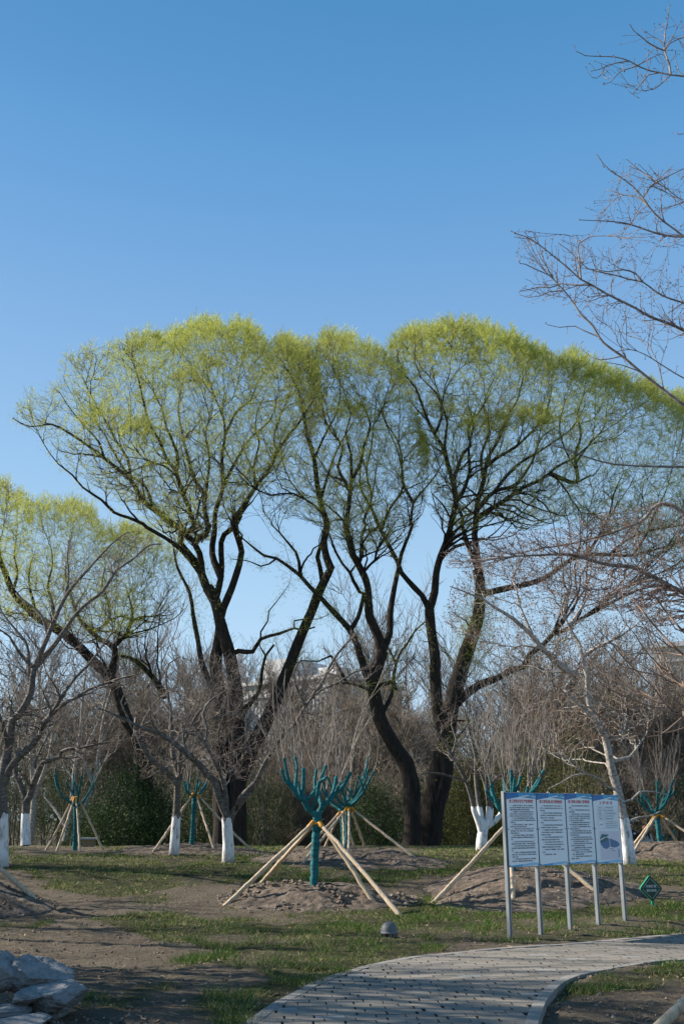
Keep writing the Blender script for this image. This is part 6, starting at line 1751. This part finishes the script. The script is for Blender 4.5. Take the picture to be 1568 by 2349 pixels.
        for x, y in ((.03, .018), (.965, .018), (.035, .5), (.968, .5), (.03, .982), (.965, .982)):
            c = pl([(x, y)], .001)[0]; add_tube(bb, np.array([c, c + nrm * .004]), .0075, 8)
        bb.build('bolts', M['bolt'], panel, False)
        hb = Buf(); an = np.linspace(0, np.pi, 8)
        hb_c = loc(u0 + W * .47, .01, zt + .002); add_tube(hb, np.array([hb_c + e * .022 * math.cos(x) + up * .018 * math.sin(x) for x in an]), .0045, 6); hb.build('hook', M['board_white'], panel)
notice_board()

# ------------------------------------------------------------------ green diamond sign
M['sign_green'] = plain('sign_green', (.003, .052, .027), .5)
M['sign_green_edge'] = plain('sign_green_edge', (.012, .23, .13), .4)
M['sign_white'] = plain('sign_white', (.62, .66, .64), .5)
def diamond_sign():
    b0 = hit(*px('M3', [(1376, 358)])[0]); Y = b0[1]
    root = thing('lawn_sign', 'small green diamond lawn sign with two lines of white characters, on a short green stake', 'sign', b0)
    an = rad(14); e = np.array([math.cos(an), math.sin(an), 0]); nrm = np.array([e[1], -e[0], 0]); up = norm(np.array([-.05, -.02, 1.0]))
    h = .285; c = b0 + up * .43
    c[2] = at(*px('M3', [(1366, 241)])[0], Y)[2]
    pts = []
    for k in range(4):
        for a in np.linspace(-.6, .6, 5):
            t = k * math.pi / 2 + a * .45
            # rounded corner
            cc = np.array([math.cos(k * math.pi / 2), math.sin(k * math.pi / 2)]) * (h * .70 * .84)
            r_ = h * .70 * .16; pts.append(cc + r_ * 1.0 * np.array([math.cos(k * math.pi / 2 + a * 1.25), math.sin(k * math.pi / 2 + a * 1.25)]))
    pts = np.array(pts); m = len(pts)
    def P3_(q, d): return np.array([c + e * x + up * z * 1.0 + nrm * d for x, z in q])
    front = P3_(pts, .018); back = P3_(pts, -.018)
    V = np.vstack([front, back]); Q = [[i, (i + 1) % m, m + (i + 1) % m, m + i] for i in range(m)]
    b = Buf(); b.add(V, Q); bb = b.build('rim', M['sign_green_edge'], root, False)
    b = Buf(); b.add(front, None, [[0, i, i + 1] for i in range(1, m - 1)]); b.add(back, None, [[0, i + 1, i] for i in range(1, m - 1)]); b.build('plate', M['sign_green'], root, False)
    lb = Buf(); s = .83; q = h * .70 * s
    cs = [np.array([q, 0]), np.array([0, q]), np.array([-q, 0]), np.array([0, -q])]
    for i in range(4):
        a, d = cs[i], cs[(i + 1) % 4]; a2 = a + (d - a) * .05; d2 = a + (d - a) * .95; w = norm(d - a); nn = np.array([-w[1], w[0]]) * .0022
        lb.add(P3_([a2 - nn, d2 - nn, d2 + nn, a2 + nn], .0195), [[0, 1, 2, 3]])
    lb.build('border', M['sign_white'], root, False)
    tb = Buf()
    for body, z in (('文明游园', .055), ('请勿采挖', -.012)):
        V, T = text_mesh(body, .045, .19, 'CENTER', bold=.0006); 
        tb.add(c + e * V[:, :1] + up * (z + V[:, 1:2]) + nrm * .0195, None, T)
    tb.build('lettering', M['sign_white'], root, False)
    st = Buf(); bot = b0 - up * .12; top = c - up * h * .66
    for s_ in (0,): st.box((bot + top) / 2, (.045, .028, np.linalg.norm(top - bot)), np.stack([e, -nrm, up], 1))
    st.build('stake', M['sign_green_edge'], root, False)
diamond_sign()

# ------------------------------------------------------------------ lamps in the grass
M['grey_plastic'] = mottled('grey_plastic', [(.3, (.035, .04, .048)), (.45, (.105, .115, .125)), (.8, (.16, .17, .18))], 9, .6, .15, .004)
def lathe(buf, c, prof, n=36):
    an = np.linspace(0, 2 * np.pi, n, endpoint=False)
    V = np.array([[c[0] + r * math.cos(a), c[1] + r * math.sin(a), c[2] + z] for r, z in prof for a in an])
    buf.add(V, [[i * n + j, i * n + (j + 1) % n, (i + 1) * n + (j + 1) % n, (i + 1) * n + j] for i in range(len(prof) - 1) for j in range(n)])
def dome_lamp():
    b0 = hit(388.7, 937.6); c = b0.copy()
    root = thing('garden_speaker', 'weathered grey dome like a helmet standing in the grass near the path', 'garden speaker', b0)
    R_ = .118
    t = np.linspace(.02, 1.0, 16)
    prof = [(R_ * math.sin(a * math.pi / 2) ** .9, .058 + .132 * math.cos(a * math.pi / 2) ** .95) for a in t]
    prof += [(R_ * 1.06, .060), (R_ * 1.07, .038), (R_ * .98, .034), (R_ * .8, .036)]
    b = Buf(); lathe(b, c, prof); b.build('dome', M['grey_plastic'], root)
    b = Buf()
    for k in range(4):
        a = k * math.pi / 2 - 1.45; b.box(c + np.array([math.cos(a) * R_ * .80, math.sin(a) * R_ * .80, .012]), (.022, .055, .075), rotz(a))
    b.build('foot', M['grey_plastic'], root, False)
    b = Buf(); lathe(b, c, [(.07, -.03), (.07, .034), (.02, .035)], 24); b.build('grille', M['bolt'], root)
dome_lamp()
M['lamp_side'] = mottled('lamp_side', [(.3, (.16, .13, .07)), (.7, (.26, .22, .13))], 5, .8, .2, .01)
M['lamp_top'] = plain('lamp_top', (.33, .34, .36), .4)
def low_lamp():
    p = at(*px('D', [(203, 1938)])[0], 33); p[2] = gz(p[0], p[1])
    root = thing('low_lamp', 'low tapered lamp box with a flat grey lid, under the far-left pole brace', 'garden lamp', p)
    b = Buf(); s = [(-.10, -.03), (.10, -.03)]
    def ring(h, z): return np.array([[p[0] + sx * h, p[1] + sy * h * .8, p[2] + z] for sx, sy in ((-1, -1), (1, -1), (1, 1), (-1, 1))])
    V = np.vstack([ring(.13, -.1), ring(.20, .22)]); b.add(V, [[0, 1, 5, 4], [1, 2, 6, 5], [2, 3, 7, 6], [3, 0, 4, 7]]); b.build('body', M['lamp_side'], root, False)
    b = Buf(); b.box(p + [0, 0, .245], (.52, .42, .045)); b.build('lid', M['lamp_top'], root, False)
low_lamp()
# ------------------------------------------------------------------ two people behind the right-hand mound
M['skin'] = plain('skin', (.42, .24, .17), .6)
M['black_cloth'] = plain('black_cloth', (.010, .010, .012), .85)
M['dark_cloth'] = plain('dark_cloth', (.02, .022, .03), .85)
M['coat_cloth'] = mottled('coat_cloth', [(.3, (.36, .35, .35)), (.7, (.46, .45, .45))], 8, .9, .2, .01)
M['hair'] = plain('hair', (.012, .010, .009), .5)
M['pink_cloth'] = plain('pink_cloth', (.36, .16, .15), .85)
M['white_print'] = plain('white_print', (.7, .68, .75), .6)
def skin_body(name, verts, edges, radii, mat, parent, sub=2):
    me = bpy.data.meshes.new(name); me.from_pydata([tuple(v) for v in verts], edges, []); me.update()
    o = bpy.data.objects.new(name, me); COL.objects.link(o)
    m = o.modifiers.new('s', 'SKIN'); m.use_smooth_shade = True
    sv = me.skin_vertices[0].data
    for i, r in enumerate(radii): sv[i].radius = (r, r) if np.isscalar(r) else r
    sv[0].use_root = True
    u = o.modifiers.new('u', 'SUBSURF'); u.levels = sub; u.render_levels = sub
    dg = bpy.context.evaluated_depsgraph_get(); m2 = bpy.data.meshes.new_from_object(o.evaluated_get(dg))
    V = np.array([v.co[:] for v in m2.vertices]); F4 = [p.vertices[:] for p in m2.polygons if len(p.vertices) == 4]; F3 = [p.vertices[:] for p in m2.polygons if len(p.vertices) == 3]
    bpy.data.objects.remove(o)
    return make_mesh(name, V, [np.array(F4), np.array(F3)] if F3 else [np.array(F4)], mat, parent)

def person(label, x, y_top, Y, h, coat, hand_x, kind_):
    p = at(x, y_top, Y); zg = gz(p[0], Y); h = max(1.45, p[2] - zg); B = np.array([p[0], Y, zg])
    root = thing('person', label, 'person', B)
    f = np.array([0, -1.0, 0])   # facing the viewer
    def q(x_, y_, z_): return B + np.array([x_, -y_, z_ * h])
    arm = [(.19, 0, .815), (.235, .01, .63), (.20, .14, .53), (.13, .22, .55)] if kind_ == 1 else [(.18, 0, .80), (.235, .0, .62), (.245, .05, .47), (.235, .07, .42)]
    V = [q(0, 0, .52), q(0, 0, .66), q(0, 0, .78), q(0, .0, .835), q(0, .01, .87), q(0, .03, .90), q(0, .02, .945), q(0, .01, .975)]
    R_ = [(.15, .10), (.13, .095), (.15, .09), (.07, .06), (.045, .045), (.066, .075), (.074, .088), (.055, .065)]
    E = [(i, i + 1) for i in range(7)]
    for s in (-1, 1):
        k = len(V)
        for (a, b, c), r in zip(arm, (.055, .042, .035, .028)): V.append(q(s * a, b, c)); R_.append(r)
        E += [(2, k), (k, k + 1), (k + 1, k + 2), (k + 2, k + 3)]
        # hand: palm with five fingers
        w = np.array(V[-1]); d = norm(w - np.array(V[-2])); sd = norm(np.cross(d, [0, 0, 1.0])) if abs(d[2]) < .9 else np.array([0, 1.0, 0])
        k2 = len(V); V.append(w + d * .055); R_.append(.024); E.append((k + 3, k2))
        for g in range(4):
            o_ = sd * (g - 1.5) * .019; V.append(w + d * .09 + o_); R_.append(.010); V.append(w + d * (.125 + .012 * (1.5 - abs(g - 1.5))) + o_ + np.array([0, .0, -.008])); R_.append(.008); n_ = len(V); E += [(k2, n_ - 2), (n_ - 2, n_ - 1)]
        V.append(w + d * .05 + sd * .04); R_.append(.010); E.append((k2, len(V) - 1))
        k = len(V)
        for a, b, c, r in ((.09, 0, .48, .085), (.095, .01, .28, .06), (.10, -.01, .06, .042), (.11, .10, .02, .035)): V.append(q(s * a, b, c)); R_.append(r)
        E += [(0, k), (k, k + 1), (k + 1, k + 2), (k + 2, k + 3)]
    skin_body('body', V, E, R_, M['skin'], root)
    # nose, eyes, mouth
    b = Buf(); c = q(0, .105, .935); b.add(np.array([c + [-.012, 0, -.018], c + [.012, 0, -.018], c + [0, -.022, -.014], c + [0, 0, .03]]), None, [[0, 2, 3], [2, 1, 3], [0, 1, 2]]); b.build('nose', M['skin'], root)
    for s in (-1, 1):
        b = Buf(); c = q(s * .03, .098, .943); lathe(b, c, [(.001, .008), (.011, .004), (.011, -.004), (.001, -.008)], 10); b.build('eye', M['hair'], root)
    b = Buf(); b.box(q(0, .098, .912), (.04, .008, .008)); b.build('mouth', M['pink_cloth'], root, False)
    # clothes follow the body
    def loft(name, rings, mat, n=24):
        b = Buf(); an = np.linspace(0, 2 * np.pi, n, endpoint=False); Vv = np.array([[B[0] + cx_ + rx * math.cos(a), B[1] - cy_ + ry * math.sin(a), B[2] + z * h] for cx_, cy_, z, rx, ry in rings for a in an])
        Vv += RNG.normal(0, .004, Vv.shape); b.add(Vv, [[i * n + j, i * n + (j + 1) % n, (i + 1) * n + (j + 1) % n, (i + 1) * n + j] for i in range(len(rings) - 1) for j in range(n)]); return b.build(name, mat, root)
    if kind_ == 1: loft('jacket', [(0, 0, .845, .075, .075), (0, 0, .825, .17, .11), (0, 0, .79, .215, .135), (0, 0, .70, .205, .14), (0, 0, .60, .20, .14), (0, 0, .50, .205, .145)], coat)
    else: loft('coat', [(0, 0, .845, .07, .07), (0, 0, .825, .16, .11), (0, 0, .79, .205, .13), (0, 0, .70, .20, .14), (0, 0, .60, .20, .14), (0, 0, .45, .235, .165), (0, 0, .25, .265, .19)], coat)
    for s in (-1, 1):
        a = [np.array(q(s * v[0], v[1], v[2])) for v in arm]; a[0] = q(s * .15, 0, .80)
        b = Buf(); P_, r_ = crom(np.array(a), [.075, .066, .056, .05], .03); add_tube(b, P_, r_, 12); b.build('sleeve', coat, root)
        lg = Buf(); P_, r_ = crom(np.array([q(s * .09, 0, .52), q(s * .095, .01, .28), q(s * .10, 0, .045)]), [.10, .078, .07], .05); add_tube(lg, P_, r_, 12); lg.build('trouser_leg', M['dark_cloth'], root)
        sb = Buf(); sb.box(q(s * .11, .06, .022), (.09, .26, .07)); sb.build('shoe', M['black_cloth'], root)
    # hair
    hb = Buf(); t = np.linspace(0, 1, 8)
    c = q(0, -.005, .955); an = np.linspace(0, 2 * np.pi, 20, endpoint=False)
    rings = [(.088 * math.cos(v * 1.45), .105 * math.cos(v * 1.45), .075 * math.sin(v * 1.45)) for v in t]
    Vv = np.array([[c[0] + rx * math.cos(x_), c[1] + ry * math.sin(x_) + .012, c[2] + z + .012 + (.02 if math.sin(x_) < -.5 else -.02) * (1 - z / .075)] for rx, ry, z in rings for x_ in an]); n = 20
    hb.add(Vv, [[i * n + j, i * n + (j + 1) % n, (i + 1) * n + (j + 1) % n, (i + 1) * n + j] for i in range(7) for j in range(n)]); hb.build('hair' if kind_ == 1 else 'cap', M['hair'] if kind_ == 1 else M['pink_cloth'], root)
    if kind_ == 2:
        for s in (-1, 1):
            b = Buf(); P_, r_ = crom(np.array([q(s * .06, .05, .945), q(s * .085, .07, .88), q(s * .10, .16, .79), q(s * .12, .17, .68)]), [.035, .04, .045, .02], .03); add_tube(b, P_, r_, 10); b.build('hair_lock', M['hair'], root)
        for s in (-1, 1):
            for z in (.66, .58, .50):
                b = Buf(); b.add(*[(lambda V_, Q_: (V_, Q_))(*tubes(np.array([[q(s * .05, .145, z), q(s * .05, .160, z)]]), np.array([[.013, .013]]), 8))][0]); b.build('button', M['bolt'], root)
        b = Buf(); b.add(np.array([q(-.05, .118, .835), q(.05, .118, .835), q(0, .160, .70)]), None, [[0, 1, 2]]); b.build('collar', M['black_cloth'], root, False)
    else:
        b = Buf(); b.box(q(.09, .145, .755), (.085, .012, .055)); b.build('chest_patch', M['white_print'], root, False)
        for s in (-1, 1):
            g = Buf(); an = np.linspace(0, 2 * np.pi, 13); c = q(s * .032, .112, .943); add_tube(g, np.array([c + [.024 * math.cos(a), 0, .018 * math.sin(a)] for a in an]), .003, 5, cap=False); g.build('spectacles', M['bolt'], root)
person('person in a black jacket with pale chest patch, half behind the leaning trunk', 629.5, 822.6, 41, 1.7, M['black_cloth'], 0, 1)
person('person with long dark hair in a light double-breasted coat, behind the right-hand mound', 643.6, 826.2, 41, 1.65, M['coat_cloth'], 0, 2)
# ------------------------------------------------------------------ camera, sun and sky
cam = bpy.data.cameras.new('camera'); cam.lens = 35; cam.sensor_fit = 'VERTICAL'; cam.sensor_height = 36; cam.sensor_width = 24
cam.clip_start = .05; cam.clip_end = 5000
co = bpy.data.objects.new('camera', cam); COL.objects.link(co)
co.location = (0, 0, CAM_H); co.rotation_euler = (math.pi / 2 + PITCH, 0, 0)
SC.camera = co
SUN = norm(np.array([-.965, .26, 0])); EL = rad(32)
w = bpy.data.worlds.new('World'); SC.world = w; w.use_nodes = True
nt = w.node_tree; bg = nt.nodes['Background']
sky = nt.nodes.new('ShaderNodeTexSky'); sky.sky_type = 'NISHITA'; sky.sun_disc = False
sky.sun_elevation = EL; sky.sun_rotation = math.atan2(SUN[0], SUN[1])
sky.air_density = 1.0; sky.dust_density = .5; sky.ozone_density = 2.5; sky.altitude = 50
# a clear spring sky, deeper blue overhead than the plain model: blended with the measured fall of colour from zenith to horizon
tc = nt.nodes.new('ShaderNodeTexCoord'); sx = nt.nodes.new('ShaderNodeSeparateXYZ'); cx_ = nt.nodes.new('ShaderNodeCombineXYZ')
nt.links.new(tc.outputs['Generated'], sx.inputs[0])
for k in range(3): nt.links.new(sx.outputs['Z'], cx_.inputs[k])
cv = nt.nodes.new('ShaderNodeRGBCurve')
ZS = (.16, .27, .488, .58, .69)
for ch, vals, lo, hi in ((0, (2.4, 1.88, .99, .63, .345), 2.85, .18), (1, (3.5, 3.05, 2.12, 1.80, 1.40), 3.7, .95), (2, (4.55, 4.3, 3.72, 3.45, 2.9), 4.6, 2.1)):
    c = cv.mapping.curves[ch]
    c.points[0].location = (0, lo / 8); c.points[1].location = (1, hi / 8)
    for z, v in zip(ZS, vals): c.points.new(z, v / 8)
cv.mapping.update()
d2 = nt.nodes.new('ShaderNodeVectorMath'); d2.operation = 'SCALE'; d2.inputs[3].default_value = 8.0
nt.links.new(cx_.outputs[0], cv.inputs['Color']); nt.links.new(cv.outputs[0], d2.inputs[0])
mx = nt.nodes.new('ShaderNodeMix'); mx.data_type = 'RGBA'; mx.inputs[0].default_value = .85
nt.links.new(sky.outputs[0], mx.inputs[6]); nt.links.new(d2.outputs[0], mx.inputs[7]); nt.links.new(mx.outputs[2], bg.inputs['Color'])
bg.inputs['Strength'].default_value = .10
sl = bpy.data.lights.new('sun', 'SUN'); sl.energy = 5.0; sl.angle = rad(.53); sl.color = (1.0, .91, .78)
so = bpy.data.objects.new('sun', sl); COL.objects.link(so)
d = Vector((SUN[0] * math.cos(EL), SUN[1] * math.cos(EL), math.sin(EL)))
so.rotation_euler = d.to_track_quat('Z', 'Y').to_euler(); so.location = (-20, 10, 30)
SC.view_settings.view_transform = 'Standard'; SC.view_settings.look = 'None'; SC.view_settings.exposure = 1.0; SC.view_settings.gamma = 1
SC.cycles.max_bounces = 6; SC.cycles.diffuse_bounces = 3; SC.cycles.transmission_bounces = 3; SC.cycles.transparent_max_bounces = 4
SC.cycles.use_denoising = True
for o in list(bpy.data.objects):
    if '_o' in o: del o['_o']
